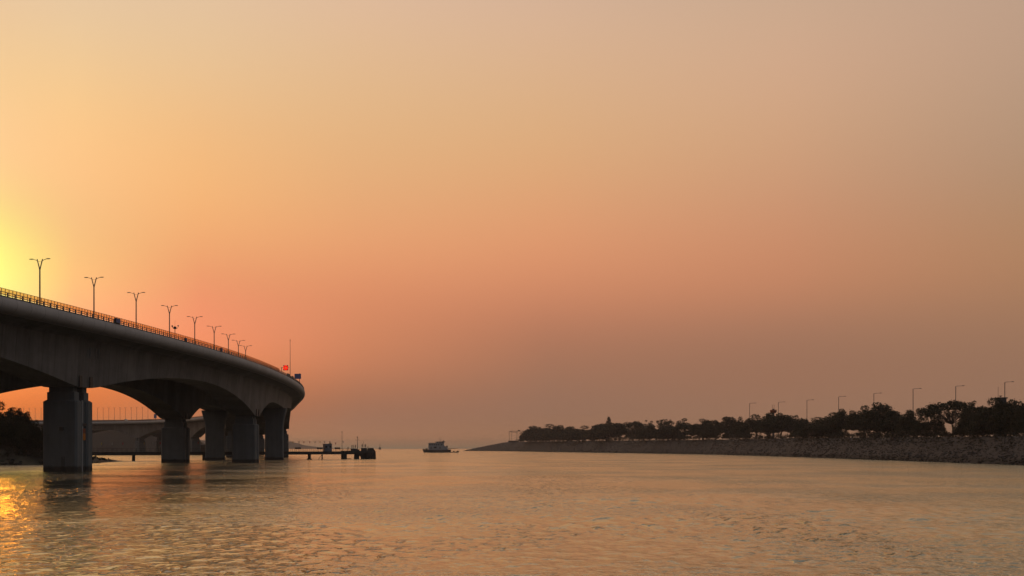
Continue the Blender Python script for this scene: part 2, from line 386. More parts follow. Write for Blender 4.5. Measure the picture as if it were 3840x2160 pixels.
def panel_mat():
    m, t, b = newmat('orange_screen')
    b.inputs['Base Color'].default_value = (0.75, 0.34, 0.12, 1)
    b.inputs['Roughness'].default_value = 0.3
    tr = nd(t, 'ShaderNodeBsdfTransparent'); tr.inputs[0].default_value = (0.98, 0.82, 0.62, 1)
    tl = nd(t, 'ShaderNodeBsdfTranslucent'); tl.inputs[0].default_value = (0.8, 0.36, 0.14, 1)
    a = nd(t, 'ShaderNodeMixShader'); a.inputs[0].default_value = 0.5
    t.links.new(b.outputs[0], a.inputs[1]); t.links.new(tl.outputs[0], a.inputs[2])
    mx = nd(t, 'ShaderNodeMixShader'); mx.inputs[0].default_value = 0.84
    t.links.new(a.outputs[0], mx.inputs[1]); t.links.new(tr.outputs[0], mx.inputs[2])
    t.links.new(mx.outputs[0], t.nodes['Material Output'].inputs[0])
    return m
M['screen'] = panel_mat()
def leaf_mat(name, c0, c1, trans=0.25):
    m, t, b = newmat(name)
    oi = nd(t, 'ShaderNodeObjectInfo')
    geo = nd(t, 'ShaderNodeNewGeometry')
    ad = nd(t, 'ShaderNodeMath', operation='ADD')
    t.links.new(geo.outputs['Random Per Island'], ad.inputs[0]); t.links.new(oi.outputs['Random'], ad.inputs[1])
    fr = nd(t, 'ShaderNodeMath', operation='MULTIPLY'); fr.inputs[1].default_value = 0.5
    t.links.new(ad.outputs[0], fr.inputs[0])
    mx = nd(t, 'ShaderNodeMix', data_type='RGBA')
    mx.inputs[6].default_value = (*c0, 1); mx.inputs[7].default_value = (*c1, 1)
    t.links.new(fr.outputs[0], mx.inputs[0])
    t.links.new(mx.outputs[2], b.inputs['Base Color'])
    b.inputs['Roughness'].default_value = 0.75
    b.inputs['Specular IOR Level'].default_value = 0.25
    tl = nd(t, 'ShaderNodeBsdfTranslucent'); t.links.new(mx.outputs[2], tl.inputs[0])
    ms = nd(t, 'ShaderNodeMixShader'); ms.inputs[0].default_value = trans
    t.links.new(b.outputs[0], ms.inputs[1]); t.links.new(tl.outputs[0], ms.inputs[2])
    t.links.new(ms.outputs[0], t.nodes['Material Output'].inputs[0])
    return m
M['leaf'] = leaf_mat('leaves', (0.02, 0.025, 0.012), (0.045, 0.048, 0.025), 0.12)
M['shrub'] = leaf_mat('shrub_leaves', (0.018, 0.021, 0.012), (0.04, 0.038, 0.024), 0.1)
def rock_mat():
    m, t, b = newmat('rock')
    geo = nd(t, 'ShaderNodeNewGeometry')
    no = nd(t, 'ShaderNodeTexNoise'); no.inputs['Scale'].default_value = 0.55; no.inputs['Detail'].default_value = 9; no.inputs['Roughness'].default_value = 0.7
    t.links.new(geo.outputs['Position'], no.inputs['Vector'])
    cr = nd(t, 'ShaderNodeValToRGB')
    cr.color_ramp.elements[0].position = 0.32; cr.color_ramp.elements[1].position = 0.7
    cr.color_ramp.elements[0].color = (0.018, 0.0175, 0.0175, 1); cr.color_ramp.elements[1].color = (0.07, 0.069, 0.069, 1)
    t.links.new(no.outputs[0], cr.inputs[0])
    ri = nd(t, 'ShaderNodeMapRange'); ri.inputs[3].default_value = 0.75; ri.inputs[4].default_value = 1.2
    t.links.new(geo.outputs['Random Per Island'], ri.inputs[0])
    vm = nd(t, 'ShaderNodeVectorMath', operation='SCALE')
    t.links.new(cr.outputs[0], vm.inputs[0]); t.links.new(ri.outputs[0], vm.inputs['Scale'])
    sz = nd(t, 'ShaderNodeSeparateXYZ'); t.links.new(geo.outputs['Position'], sz.inputs[0])
    za = nd(t, 'ShaderNodeMath', operation='MULTIPLY_ADD'); za.inputs[1].default_value = -1.2
    t.links.new(no.outputs[0], za.inputs[0]); t.links.new(sz.outputs[2], za.inputs[2])
    mr = nd(t, 'ShaderNodeMapRange'); mr.inputs[1].default_value = 0.7; mr.inputs[2].default_value = 1.35
    t.links.new(za.outputs[0], mr.inputs[0])
    mx = nd(t, 'ShaderNodeMix', data_type='RGBA'); mx.inputs[6].default_value = (0.016, 0.015, 0.012, 1)
    t.links.new(mr.outputs[0], mx.inputs[0]); t.links.new(vm.outputs[0], mx.inputs[7])
    t.links.new(mx.outputs[2], b.inputs['Base Color'])
    b.inputs['Roughness'].default_value = 0.9
    bp = nd(t, 'ShaderNodeBump'); bp.inputs['Strength'].default_value = 0.5; bp.inputs['Distance'].default_value = 0.2
    t.links.new(no.outputs[0], bp.inputs['Height']); t.links.new(bp.outputs[0], b.inputs['Normal'])
    return m
M['rock'] = rock_mat()
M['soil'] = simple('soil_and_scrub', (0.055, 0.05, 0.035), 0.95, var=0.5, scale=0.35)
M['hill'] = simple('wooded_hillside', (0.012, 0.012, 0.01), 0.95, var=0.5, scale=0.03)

# ------------------------------------------------------------------ water
def water_mat():
    m, t, b = newmat('sea_water')
    b.inputs['Base Color'].default_value = (0.032, 0.034, 0.028, 1)
    b.inputs['Roughness'].default_value = 0.06
    b.inputs['IOR'].default_value = 1.333
    geo = nd(t, 'ShaderNodeNewGeometry')
    # low-frequency patches: gusts ruffle some of the surface and leave some smooth
    mp = nd(t, 'ShaderNodeMapping'); mp.inputs['Scale'].default_value = (0.028, 0.045, 1); mp.inputs['Rotation'].default_value = (0, 0, 0.35)
    t.links.new(geo.outputs['Position'], mp.inputs['Vector'])
    pa = nd(t, 'ShaderNodeTexNoise'); pa.inputs['Scale'].default_value = 1; pa.inputs['Detail'].default_value = 4; pa.inputs['Roughness'].default_value = 0.55
    t.links.new(mp.outputs[0], pa.inputs['Vector'])
    mr = nd(t, 'ShaderNodeMapRange'); mr.inputs[1].default_value = 0.46; mr.inputs[2].default_value = 0.63; mr.inputs[3].default_value = 0.14; mr.inputs[4].default_value = 1.6
    t.links.new(pa.outputs[0], mr.inputs[0])
    # lee of the headland and piers: calmer water
    dv = nd(t, 'ShaderNodeVectorMath', operation='SUBTRACT'); dv.inputs[1].default_value = (-60, 105, 0)
    t.links.new(geo.outputs['Position'], dv.inputs[0])
    ds = nd(t, 'ShaderNodeVectorMath', operation='MULTIPLY'); ds.inputs[1].default_value = (1 / 42, 1 / 62, 0)
    t.links.new(dv.outputs[0], ds.inputs[0])
    dl = nd(t, 'ShaderNodeVectorMath', operation='DOT_PRODUCT')
    t.links.new(ds.outputs[0], dl.inputs[0]); t.links.new(ds.outputs[0], dl.inputs[1])
    ex = nd(t, 'ShaderNodeMath', operation='POWER'); ex.inputs[0].default_value = math.exp(-1)
    t.links.new(dl.outputs['Value'], ex.inputs[1])
    lee = nd(t, 'ShaderNodeMath', operation='MULTIPLY_ADD'); lee.inputs[1].default_value = -SHELTER; lee.inputs[2].default_value = 1.0
    t.links.new(ex.outputs[0], lee.inputs[0])
    def layer(sx, sy, rot, det, rough):
        p = nd(t, 'ShaderNodeMapping'); p.inputs['Scale'].default_value = (sx, sy, 1); p.inputs['Rotation'].default_value = (0, 0, rot)
        t.links.new(geo.outputs['Position'], p.inputs['Vector'])
        n = nd(t, 'ShaderNodeTexNoise'); n.inputs['Scale'].default_value = 1; n.inputs['Detail'].default_value = det; n.inputs['Roughness'].default_value = rough
        t.links.new(p.outputs[0], n.inputs['Vector'])
        return n.outputs[0]
    small = layer(2.7, 2.3, 0.2, 2, 0.5)
    mid = layer(0.95, 0.85, -0.2, 2, 0.5)
    s1 = nd(t, 'ShaderNodeMath', operation='MULTIPLY'); t.links.new(small, s1.inputs[0]); t.links.new(mr.outputs[0], s1.inputs[1])
    s2 = nd(t, 'ShaderNodeMath', operation='MULTIPLY_ADD'); s2.inputs[1].default_value = 0.6
    t.links.new(mid, s2.inputs[0]); t.links.new(s1.outputs[0], s2.inputs[2])
    bp = nd(t, 'ShaderNodeBump'); bp.inputs['Strength'].default_value = 1.0; bp.inputs['Distance'].default_value = WATER_BUMP
    # cat's paws: clusters of short steep ripples where a gust touches the water
    gust = layer(0.05, 0.03, 0.5, 3, 0.6)
    gm = nd(t, 'ShaderNodeMapRange', interpolation_type='SMOOTHSTEP'); gm.inputs[1].default_value = 0.47; gm.inputs[2].default_value = 0.66
    t.links.new(gust, gm.inputs[0])
    dash = layer(1.5, 1.25, 0.1, 2, 0.5)
    dm = nd(t, 'ShaderNodeMapRange', interpolation_type='SMOOTHSTEP'); dm.inputs[1].default_value = 0.52; dm.inputs[2].default_value = 0.68
    t.links.new(dash, dm.inputs[0])
    gd = nd(t, 'ShaderNodeMath', operation='MULTIPLY'); t.links.new(gm.outputs[0], gd.inputs[0]); t.links.new(dm.outputs[0], gd.inputs[1])
    sg = nd(t, 'ShaderNodeMath', operation='MULTIPLY_ADD'); sg.inputs[1].default_value = GUST
    t.links.new(gd.outputs[0], sg.inputs[0]); t.links.new(s2.outputs[0], sg.inputs[2])
    s3 = nd(t, 'ShaderNodeMath', operation='MULTIPLY'); t.links.new(sg.outputs[0], s3.inputs[0]); t.links.new(lee.outputs[0], s3.inputs[1])
    t.links.new(s3.outputs[0], bp.inputs['Height'])
    t.links.new(bp.outputs[0], b.inputs['Normal'])
    gl = nd(t, 'ShaderNodeBsdfGlossy'); gl.inputs['Color'].default_value = (1.0, 0.975, 0.74, 1); rg_ = nd(t, 'ShaderNodeMath', operation='MULTIPLY'); rg_.inputs[1].default_value = 0.24
    t.links.new(lee.outputs[0], rg_.inputs[0]); t.links.new(rg_.outputs[0], gl.inputs['Roughness'])
    t.links.new(bp.outputs[0], gl.inputs['Normal'])
    ms = nd(t, 'ShaderNodeMixShader'); fr = nd(t, 'ShaderNodeFresnel'); fr.inputs['IOR'].default_value = 6.5
    t.links.new(bp.outputs[0], fr.inputs['Normal']); t.links.new(fr.outputs[0], ms.inputs[0])
    t.links.new(b.outputs[0], ms.inputs[1]); t.links.new(gl.outputs[0], ms.inputs[2])
    t.links.new(ms.outputs[0], t.nodes['Material Output'].inputs[0])
    return m
WATER_BUMP = 0.33
SHELTER = 0.55
GUST = 3.6
M['water'] = water_mat()
def build_water():
    a_f = np.radians(np.linspace(-42, 42, 620))
    a_c = np.radians(np.linspace(42, 318, 70))[1:-1]
    ang = np.concatenate([a_f, a_c])
    rs = [6.0]
    while rs[-1] < 6500:
        rs.append(rs[-1] + max(0.16, 0.0066 * rs[-1]))
    rs = np.array(rs); dr = np.gradient(rs)
    nr, na = len(rs), len(ang)
    A, R = np.meshgrid(ang, rs)
    X = np.sin(A) * R; Y = np.cos(A) * R
    Z = np.zeros_like(X)
    rg = np.random.default_rng(5)
    lam = np.exp(rg.uniform(np.log(0.6), np.log(2.6), 80))
    th = rg.normal(2.0, 1.4, 80)
    ph = rg.uniform(0, 6.283, 80)
    patch = 0.0
    for i in range(7):
        k = 2 * np.pi / rg.uniform(25, 90); d = rg.uniform(0, 6.283)
        patch = patch + np.sin(k * (X * np.cos(d) + Y * np.sin(d) * 1.6) + rg.uniform(0, 6.28))
    patch = np.clip(0.68 + 0.14 * patch, 0.35, 1.1)
    for l, t_, p in zip(lam, th, ph):
        k = 2 * np.pi / l
        amp = 0.0045 * l ** 0.9
        w = np.clip((l - 2.4 * dr) / (1.2 * dr), 0, 1)[:, None]
        if w.max() <= 0: continue
        Z += amp * w * np.sin(k * (X * np.cos(t_) + Y * np.sin(t_)) + p)
    Z *= patch * (1 - SHELTER * np.exp(-((X + 60) / 42) ** 2 - ((Y - 105) / 62) ** 2))
    side = np.ones(na); side[620:] = 0; side[0] = side[619] = 0
    side[1:15] = np.linspace(0, 1, 14); side[605:619] = np.linspace(1, 0, 14)
    Z *= side[None, :]
    co = np.stack([X, Y, Z], -1).reshape(-1, 3)
    i = np.arange(nr - 1)[:, None]; j = np.arange(na)[None, :]; k = (j + 1) % na
    q = np.stack([i * na + j, (i + 1) * na + j, (i + 1) * na + k, i * na + k], -1).reshape(-1, 4)[:, ::-1]
    me = bpy.data.meshes.new('water')
    nf = len(q)
    me.vertices.add(len(co) + 1)
    co = np.vstack([co, [[0, 0, 0]]])
    me.vertices.foreach_set('co', co.ravel())
    c = len(co) - 1
    tri = np.stack([np.full(na, c), np.arange(na), (np.arange(na) + 1) % na], -1)[:, ::-1]
    me.loops.add(nf * 4 + na * 3)
    me.loops.foreach_set('vertex_index', np.concatenate([q.ravel(), tri.ravel()]).astype(np.int32))
    me.polygons.add(nf + na)
    me.polygons.foreach_set('loop_start', np.concatenate([np.arange(nf) * 4, nf * 4 + np.arange(na) * 3]).astype(np.int32))
    me.polygons.foreach_set('use_smooth', np.ones(nf + na, bool))
    me.update(calc_edges=True)
    me.materials.append(M['water'])
    if me.polygons[0].normal.z < 0:
        me.flip_normals()
    o = link('water', me)
    tag(o, 'calm rippled sea channel reflecting the orange sunset sky', kind='structure')
build_water()

# ------------------------------------------------------------------ haze
HAZE_DENSITY = 0.00013
hb = MB(); hb.box((0, 0, 29.5), (14000, 14000, 65))
hm = bpy.data.materials.new('haze_air'); hm.use_nodes = True
hm.node_tree.nodes.clear()
ho = nd(hm.node_tree, 'ShaderNodeOutputMaterial')
hv = nd(hm.node_tree, 'ShaderNodeVolumePrincipled')
hv.inputs['Color'].default_value = (0.92, 0.86, 0.82, 1)
hv.inputs['Density'].default_value = HAZE_DENSITY
hv.inputs['Anisotropy'].default_value = 0.2
hm.node_tree.links.new(hv.outputs[0], ho.inputs['Volume'])
hz = hb.build('haze', hm)
tag(hz, 'thin warm evening haze over the water', kind='stuff')

# ------------------------------------------------------------------ bridge alignment
CTRL = [(-121, 40), (-111, 95), (-104.6, 132), (-99.4, 168.5), (-96.2, 205), (-95.7, 225), (-97.4, 263), (-102.2, 303), (-110, 342), (-132, 415), (-168, 520), (-226, 622), (-290, 685), (-360, 716), (-440, 722), (-540, 705), (-700, 640)]
def spline(ctrl, step=0.5):
    P = np.array(ctrl, float)
    t = np.concatenate([[0], np.cumsum(np.linalg.norm(np.diff(P, axis=0), axis=1))])
    n = len(t)
    def nat(y):
        h = np.diff(t); Am = np.zeros((n, n)); r = np.zeros(n)
        Am[0, 0] = Am[-1, -1] = 1
        for i in range(1, n - 1):
            Am[i, i - 1] = h[i - 1]; Am[i, i] = 2 * (h[i - 1] + h[i]); Am[i, i + 1] = h[i]
            r[i] = 6 * ((y[i + 1] - y[i]) / h[i] - (y[i] - y[i - 1]) / h[i - 1])
        m = np.linalg.solve(Am, r)
        def f(q):
            k = np.clip(np.searchsorted(t, q, side='right') - 1, 0, n - 2)
            d = q - t[k]; hh = t[k + 1] - t[k]
            b = (y[k + 1] - y[k]) / hh - hh * (2 * m[k] + m[k + 1]) / 6
            return y[k] + b * d + m[k] / 2 * d ** 2 + (m[k + 1] - m[k]) / (6 * hh) * d ** 3
        return f
    fx, fy = nat(P[:, 0]), nat(P[:, 1])
    q = np.arange(0, t[-1], 0.1)
    xy = np.stack([fx(q), fy(q)], -1)
    s = np.concatenate([[0], np.cumsum(np.linalg.norm(np.diff(xy, axis=0), axis=1))])
    return s, xy
S_, XY_ = spline(CTRL)
S_END = S_[-1]
DECK_Z = 28.7           # road level on the line between the two carriageways
BANK = 0.05             # cross fall: the outer edge of the bend is the high one
def frame(s):
    x = np.interp(s, S_, XY_[:, 0]); y = np.interp(s, S_, XY_[:, 1])
    x2 = np.interp(s + 1, S_, XY_[:, 0]); y2 = np.interp(s + 1, S_, XY_[:, 1])
    x1 = np.interp(s - 1, S_, XY_[:, 0]); y1 = np.interp(s - 1, S_, XY_[:, 1])
    d = math.hypot(x2 - x1, y2 - y1)
    tx, ty = (x2 - x1) / d, (y2 - y1) / d
    return x, y, tx, ty
def bp_(s, off, dz=0.0):
    x, y, tx, ty = frame(s)
    return (x + ty * off, y - tx * off, DECK_Z + BANK * off + dz)
def s_at_Y(Y, off=0.0, lo=0, hi=None):
    best = None
    for s in np.arange(lo, hi or 420, 0.5):
        p = bp_(s, off)
        e = abs(p[1] - Y)
        if best is None or e < best[0]: best = (e, s)
    return best[1]
def s_at_px(x, off=0.0, lo=0, hi=420):
    best = None
    for s in np.arange(lo, hi, 0.25):
        p = bp_(s, off)
        e = abs(p[0] / p[1] - (x - 1920) / FPX)
        if best is None or e < best[0]: best = (e, s)
    return best[1]
CW = 11.0               # carriageway centre from the line between them
HALF = 9.5              # half deck width
WEB_T, WEB_B = 4.25, 3.7
S1 = s_at_Y(161, CW); S2 = s_at_Y(258.5, CW); S3 = s_at_Y(311, CW)
SUP = [(S1 - 94, 12.4), (S1, 12.4), (S2, 14.2), (S3, 9.0)]
SF = s_at_px(526, -CW, 560, 900)          # the support seen far off, under the arch
for i in range(1, 6):
    SUP.append((S3 + (SF - S3) * i / 5, 15.0))
SUP.append((SF + 88, 15.0)); SUP.append((SF + 176, 15.0))
MIDD = [7.0, 7.0, 8.3] + [7.2] * 10
def depth(s):
    for i in range(len(SUP) - 1):
        a, da = SUP[i]; b, db = SUP[i + 1]
        if s <= b or i == len(SUP) - 2:
            s = max(s, a)
            m = (a + b) / 2
            u = min(abs(s - m) / ((b - a) / 2), 1.0)
            hold = 2.7 / ((b - a) / 2)              # level seat over the support
            u = min(1.0, u / (1 - hold))
            dp = da if s < m else db
            return MIDD[i] + (dp - MIDD[i]) * u ** 2
    return 8.0
def soffit_z(s, c):
    return DECK_Z + BANK * c - depth(s)

def loft_along(name, st, rings, vs, mat, parent, closed=True):
    mb = MB(); mb.rings(rings, closed, closed, closed=closed)
    me = mb.mesh(name, mat, 32)
    uv = me.uv_layers.new(name='UVMap')
    n = len(vs)
    vi = np.zeros(len(me.loops), np.int32); me.loops.foreach_get('vertex_index', vi)
    us = np.array(st)[np.clip(vi // n, 0, len(st) - 1)]
    uv.data.foreach_set('uv', np.stack([us, np.array(vs)[vi % n]], -1).ravel())
    return link(name, me, parent)
def make_girder(c, parent):
    st = list(np.arange(2.0, min(S_END - 4, 900), 2.0))
    rs = []
    E_ = HALF - 1.5
    for s in st:
        x, y, tx, ty = frame(s)
        zb = soffit_z(s, c) - (DECK_Z + BANK * c)
        prof = [(-E_, 0), (-E_, -2.45), (-WEB_T - .5, -2.85), (-WEB_T, -3.3), (-WEB_B, zb), (WEB_B, zb), (WEB_T, -3.3), (WEB_T + .5, -2.85), (E_, -2.45), (E_, 0)]
        rs.append([(x + ty * (c + o), y - tx * (c + o), DECK_Z + BANK * (c + o) + z if z > -3.4 else DECK_Z + BANK * c + z) for o, z in prof])
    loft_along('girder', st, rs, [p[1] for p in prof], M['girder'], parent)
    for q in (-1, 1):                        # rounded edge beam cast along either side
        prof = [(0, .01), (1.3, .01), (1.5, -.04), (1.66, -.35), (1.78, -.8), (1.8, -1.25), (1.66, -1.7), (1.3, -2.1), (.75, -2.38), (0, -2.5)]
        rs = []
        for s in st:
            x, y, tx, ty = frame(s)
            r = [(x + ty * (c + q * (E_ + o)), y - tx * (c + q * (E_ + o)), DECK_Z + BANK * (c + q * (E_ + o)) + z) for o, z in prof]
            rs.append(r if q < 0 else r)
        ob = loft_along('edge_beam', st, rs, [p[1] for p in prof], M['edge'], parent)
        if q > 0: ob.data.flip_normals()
    # road surface, a separate sheet a few millimetres above the slab
    rb = MB(); rr = []
    for s in st:
        x, y, tx, ty = frame(s)
        rr.append([(x + ty * (c + k), y - tx * (c + k), DECK_Z + BANK * (c + k) + .006) for k in (HALF - 1.6, -HALF + 1.6)])
    rb.rings(rr, closed=False)
    rb.build('road_surface', M['asphalt'], parent)

def sweep(name, offs, mat, parent, s0, s1, step=1.6, **kw):
    """bars that follow the deck edge: offs = list of (offset, height, half width, half height)"""
    mb = MB()
    st = list(np.arange(s0, s1, step)) + [s1]
    for (o, h, a, b) in offs:
        rs = []
        for s in st:
            x, y, tx, ty = frame(s)
            zc = DECK_Z + BANK * o + h
            rs.append([(x + ty * (o + i), y - tx * (o + i), zc + j) for i, j in ((-a, -b), (a, -b), (a, b), (-a, b))])
        mb.rings(rs, True, True)
    return mb.build(name, mat, parent)

near = thing('road_bridge', 'curved concrete viaduct on haunched spans, its railing and skylit fascia facing the water', 'bridge', group='twin viaduct of the curving road bridge')
far = thing('road_bridge', 'twin concrete viaduct behind the nearer one, mostly in its shade, seen through the arches', 'bridge', group='twin viaduct of the curving road bridge')
make_girder(CW, near)
make_girder(-CW, far)
EDGE = CW + HALF - .1
S_SCREEN = s_at_px(1052, EDGE, 150, 300)     # the tall screen stops here
S_A = 40.0
# railing of the near edge: thick posts with two rails, taller screen panels just behind
PO = 1.6
pm = MB(); pm.bbox((0, 0, .40), (.20, .16, .80), .02)
post_me = pm.mesh('railing_post', M['rail'])
n_post = int((s_at_px(1142, EDGE, 250, 330) + 14 - S_A) / PO)
for i in range(n_post):
    s = S_A + i * PO
    x, y, tx, ty = frame(s)
    p = bp_(s, EDGE)
    link('railing_post', post_me, near, p, math.atan2(ty, tx))
S_B = S_A + n_post * PO
for h in (.36, .76):
    sweep('rail', [(EDGE, h, .05, .05)], M['rail'], near, S_A, S_B + 60)
sweep('kerb', [(EDGE, .05, .18, .05)], M['girder'], near, S_A, S_B + 60)
sweep('kerb', [(CW - HALF + .3, .4, .18, .4)], M['girder'], near, 6, 880, 3.0)
PW = .8
bm_ = MB(); bm_.box((0, 0, .92), (PW - .10, .02, 1.04))
panel_me = bm_.mesh('screen_panel', M['screen'])
mm = MB(); mm.box((0, 0, .74), (.085, .06, 1.48))
mull_me = mm.mesh('mullion', M['rail'])
n_pan = int((S_SCREEN - S_A) / PW)
for i in range(n_pan):
    s = S_A + 20 + i * PW
    if s > S_SCREEN: break
    x, y, tx, ty = frame(s + PW / 2)
    rz = math.atan2(ty, tx)
    q = link('screen_panel', panel_me, near, bp_(s + PW / 2, EDGE - .45), rz)
    x, y, tx, ty = frame(s)
    link('mullion', mull_me, q, (-PW / 2, 0, 0))
sweep('rail', [(EDGE - .45, 1.47, .03, .03)], M['rail'], near, S_A + 20, S_SCREEN)
# outer barriers of the twin viaduct
for o in (-CW + HALF - .3, -CW - HALF + .12):
    sweep('kerb', [(o, .25, .15, .25)], M['girder'], far, 6, 880, 3.0)
    sweep('rail', [(o, .75, .05, .05)], M['rail'], far, 6, 880, 3.0)
    sweep('rail', [(o, 1.05, .05, .05)], M['rail'], far, 6, 880, 3.0)
sweep('kerb', [(EDGE, .3, .15, .3)], M['girder'], near, S_B + 60.2, 880, 3.0)
sweep('rail', [(EDGE, .9, .05, .05)], M['rail'], near, S_B + 60.2, 880, 3.0)

# ------------------------------------------------------------------ piers
def twin_pier(s, c, parent, front=False):
    """stepped pier: broad lower body with a slot down its flanks, two narrower leaves on top, bearings under the girder"""
    x, y, tx, ty = frame(s)
    rz = math.atan2(ty, tx)
    cx, cy_ = x + ty * c, y - tx * c
    zs = soffit_z(s, c)
    ze = zs - 2.6
    pr = bpy.data.objects.new('pier', None); COL.objects.link(pr); pr.parent = parent
    pr.location = (cx, cy_, 0); pr.rotation_euler = (0, 0, rz)
    T, L = 7.4, 5.2
    mb = MB()
    for q in (-1, 1):                       # lower body: two leaves and a recessed web between them
        mb.bbox((q * (L / 2 - .95), 0, (ze - 2.2) / 2), (1.9, T, ze + 2.2), .34)
    mb.box((0, 0, (ze - .1 - 2.2) / 2), (L - 3.8 + .02, T - 1.1, ze - .1 + 2.2))
    for q in (-1, 1):
        mb.bbox((q * (L / 2 - 1.15), 0, ze + .8), (1.45, T - 1.5, 1.6), .06)
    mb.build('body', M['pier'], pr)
    for q in (-1, 1):
        b = MB(); b.box((q * (L / 2 - 1.15), 0, ze + 2.1), (1.2, T - 2.2, 1.0))
        b.build('bearing', M['pier'], pr)
    for q in (-1, 1):                       # brackets on the web above each leaf
        b = MB(); b.box((q * (L / 2 - 1.0), -WEB_B - .14, zs + 1.1), (.75, .35, 2.2))
        b.build('bracket', M['dark'], pr)
    if front:
        b = MB(); b.tube([(-.25, -T / 2 + .42, -1), (-.25, -T / 2 + .42, ze)], .13, 8)
        b.build('drain_pipe', M['pipe'], pr, 40)
        b = MB(); b.box((.15, -T / 2 + .3, 8.15), (.75, .08, .9)); b.build('sign_board', M['brownred'], pr)
        b = MB(); b.box((.15, -T / 2 + .3, 6.95), (.8, .08, 1.35)); b.build('sign_board', M['orange'], pr)
        b = MB(); b.bbox((.3, -T / 2 + .35, 9.4), (1.2, .3, .5), .04); b.build('junction_box', M['dark'], pr)
        b = MB(); b.bbox((-L / 2 - .12, -.6, 8.5), (.25, .8, .7), .03); b.build('junction_box', M['dark'], pr)
        b = MB()
        for q in range(9):
            b.box((-L / 2 - .09, -.9, -.3 + q * .35), (.05, .5, .05))
        for q in (-.25, .25):
            b.box((-L / 2 - .05, -.9 + q, 1.2), (.06, .05, 3.6))
        b.build('ladder', M['dark'], pr)
    return pr
def flared_pier(s, c, parent):
    x, y, tx, ty = frame(s)
    zs = soffit_z(s, c)
    pr = bpy.data.objects.new('pier', None); COL.objects.link(pr); pr.parent = parent
    pr.location = (x + ty * c, y - tx * c, 0); pr.rotation_euler = (0, 0, math.atan2(ty, tx))
    mb = MB(); rs = []
    for z, w, l in ((-2.2, 7.0, 3.0), (1.2, 7.0, 3.0), (1.21, 6.8, 2.8), (zs - 6.6, 6.8, 2.8), (zs - 4.6, 7.3, 2.9), (zs - 2.4, 8.4, 3.2), (zs - .7, 9.3, 3.5), (zs - .1, 9.4, 3.5)):
        k = .35
        a, d = l / 2, w / 2
        rs.append([(-a + k, -d, z), (a - k, -d, z), (a, -d + k, z), (a, d - k, z), (a - k, d, z), (-a + k, d, z), (-a, d - k, z), (-a, -d + k, z)])
    mb.rings(rs, True, True)
    mb.build('body', M['pier'], pr, 25)
    for q in (-1, 1):
        b = MB(); b.box((0, q * 2.4, zs - .05), (1.6, 1.4, .12)); b.build('bearing', M['dark'], pr)
    return pr
for root, c in ((near, CW), (far, -CW)):
    for i, (s, d) in enumerate(SUP):
        if s > 860 or s < 4: continue
        if i in (1, 2): twin_pier(s, c, root, front=(root is near and i == 1))
        elif i in (0, 3): flared_pier(s, c, root)
        else: twin_pier(s, c, root)

# cover strips on the web above the first pier
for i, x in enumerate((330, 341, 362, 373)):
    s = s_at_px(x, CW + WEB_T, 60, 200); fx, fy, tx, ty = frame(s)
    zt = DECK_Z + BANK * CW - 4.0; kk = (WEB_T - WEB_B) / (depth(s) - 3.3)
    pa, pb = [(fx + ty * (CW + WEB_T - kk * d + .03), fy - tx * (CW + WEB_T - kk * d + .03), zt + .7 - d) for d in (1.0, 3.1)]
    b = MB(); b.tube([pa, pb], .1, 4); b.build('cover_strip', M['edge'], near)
# ------------------------------------------------------------------ lamps on the bridge
def lamp_meshes():
    H = 15.8
    p = MB(); p.tube([(0, 0, -.2), (0, 0, .5), (0, 0, H - 2.3)], [.2, .17, .135], 8)
    p.tube([(0, 0, -.2), (0, 0, .35)], .24, 8)
    arms = []
    for q in (-1, 1):
        a = MB()
        a.tube([(0, 0, H - 2.35), (0, q * .22, H - 1.5), (0, q * .42, H - .75), (0, q * .62, H - .02)], [.115, .105, .1, .09], 6)
        a.tube([(0, q * .5, H - .42), (0, q * .95, H - .2), (0, q * 1.5, H - .05)], [.05, .055, .055], 6)
        a.tube([(0, 0, H - .55), (0, q * .25, H - .52), (0, q * .5, H - .42)], [.025, .025, .03], 5)
        h = MB(); h.blob((0, q * 1.92, H), (.2, .55, .1), n=8, m=5)
        arms.append((a.mesh('arm', M['lamp'], 50), h.mesh('lamp_head', M['lamp'], 60)))
    return p.mesh('pole', M['lamp'], 50), arms
pole_me, arm_me = lamp_meshes()
def make_bridge_lamp(loc, rz, label, group, sc=1.0):
    t = thing('street_lamp', label, 'street lamp', loc, rz, group)
    t.scale = (sc,) * 3
    link('pole', pole_me, t)
    for a, h in arm_me:
        ao = link('arm', a, t)
        link('lamp_head', h, ao)
    return t
ordn = ['first', 'second', 'third', 'fourth', 'fifth', 'sixth', 'seventh', 'eighth', 'ninth', 'tenth', 'eleventh', 'twelfth', 'thirteenth', 'fourteenth', 'fifteenth', 'sixteenth', 'seventeenth', 'eighteenth', 'nineteenth', 'twentieth']
LX = [150, 353, 511, 636, 730, 803, 856, 894, 921]
LN = ['Y-shaped twin-arm lamp at the low yellow sun glow, tallest of the row on the viaduct',
      'Y-shaped twin-arm lamp second along the viaduct, before the dark cabinet on the railing',
      'Y-shaped twin-arm lamp third along the viaduct, just past the dark cabinet on the railing',
      'Y-shaped twin-arm lamp right beside the camera mast on the viaduct railing',
      'Y-shaped twin-arm lamp next along the viaduct after the camera mast',
      'Y-shaped twin-arm lamp sixth along the viaduct, second beyond the camera mast',
      'Y-shaped twin-arm lamp seventh along the viaduct, third beyond the camera mast',
      'Y-shaped twin-arm lamp with only its top showing, last but one on the near bend',
      'smallest Y-shaped lamp with only its arms above the deck, last before the red signal']
for x, l in zip(LX, LN):
    s = s_at_px(x, 0, 60, 320)
    fx, fy, tx, ty = frame(s)
    make_bridge_lamp(bp_(s, 0), math.atan2(ty, tx), l, 'lamps along the middle of the curving bridge')
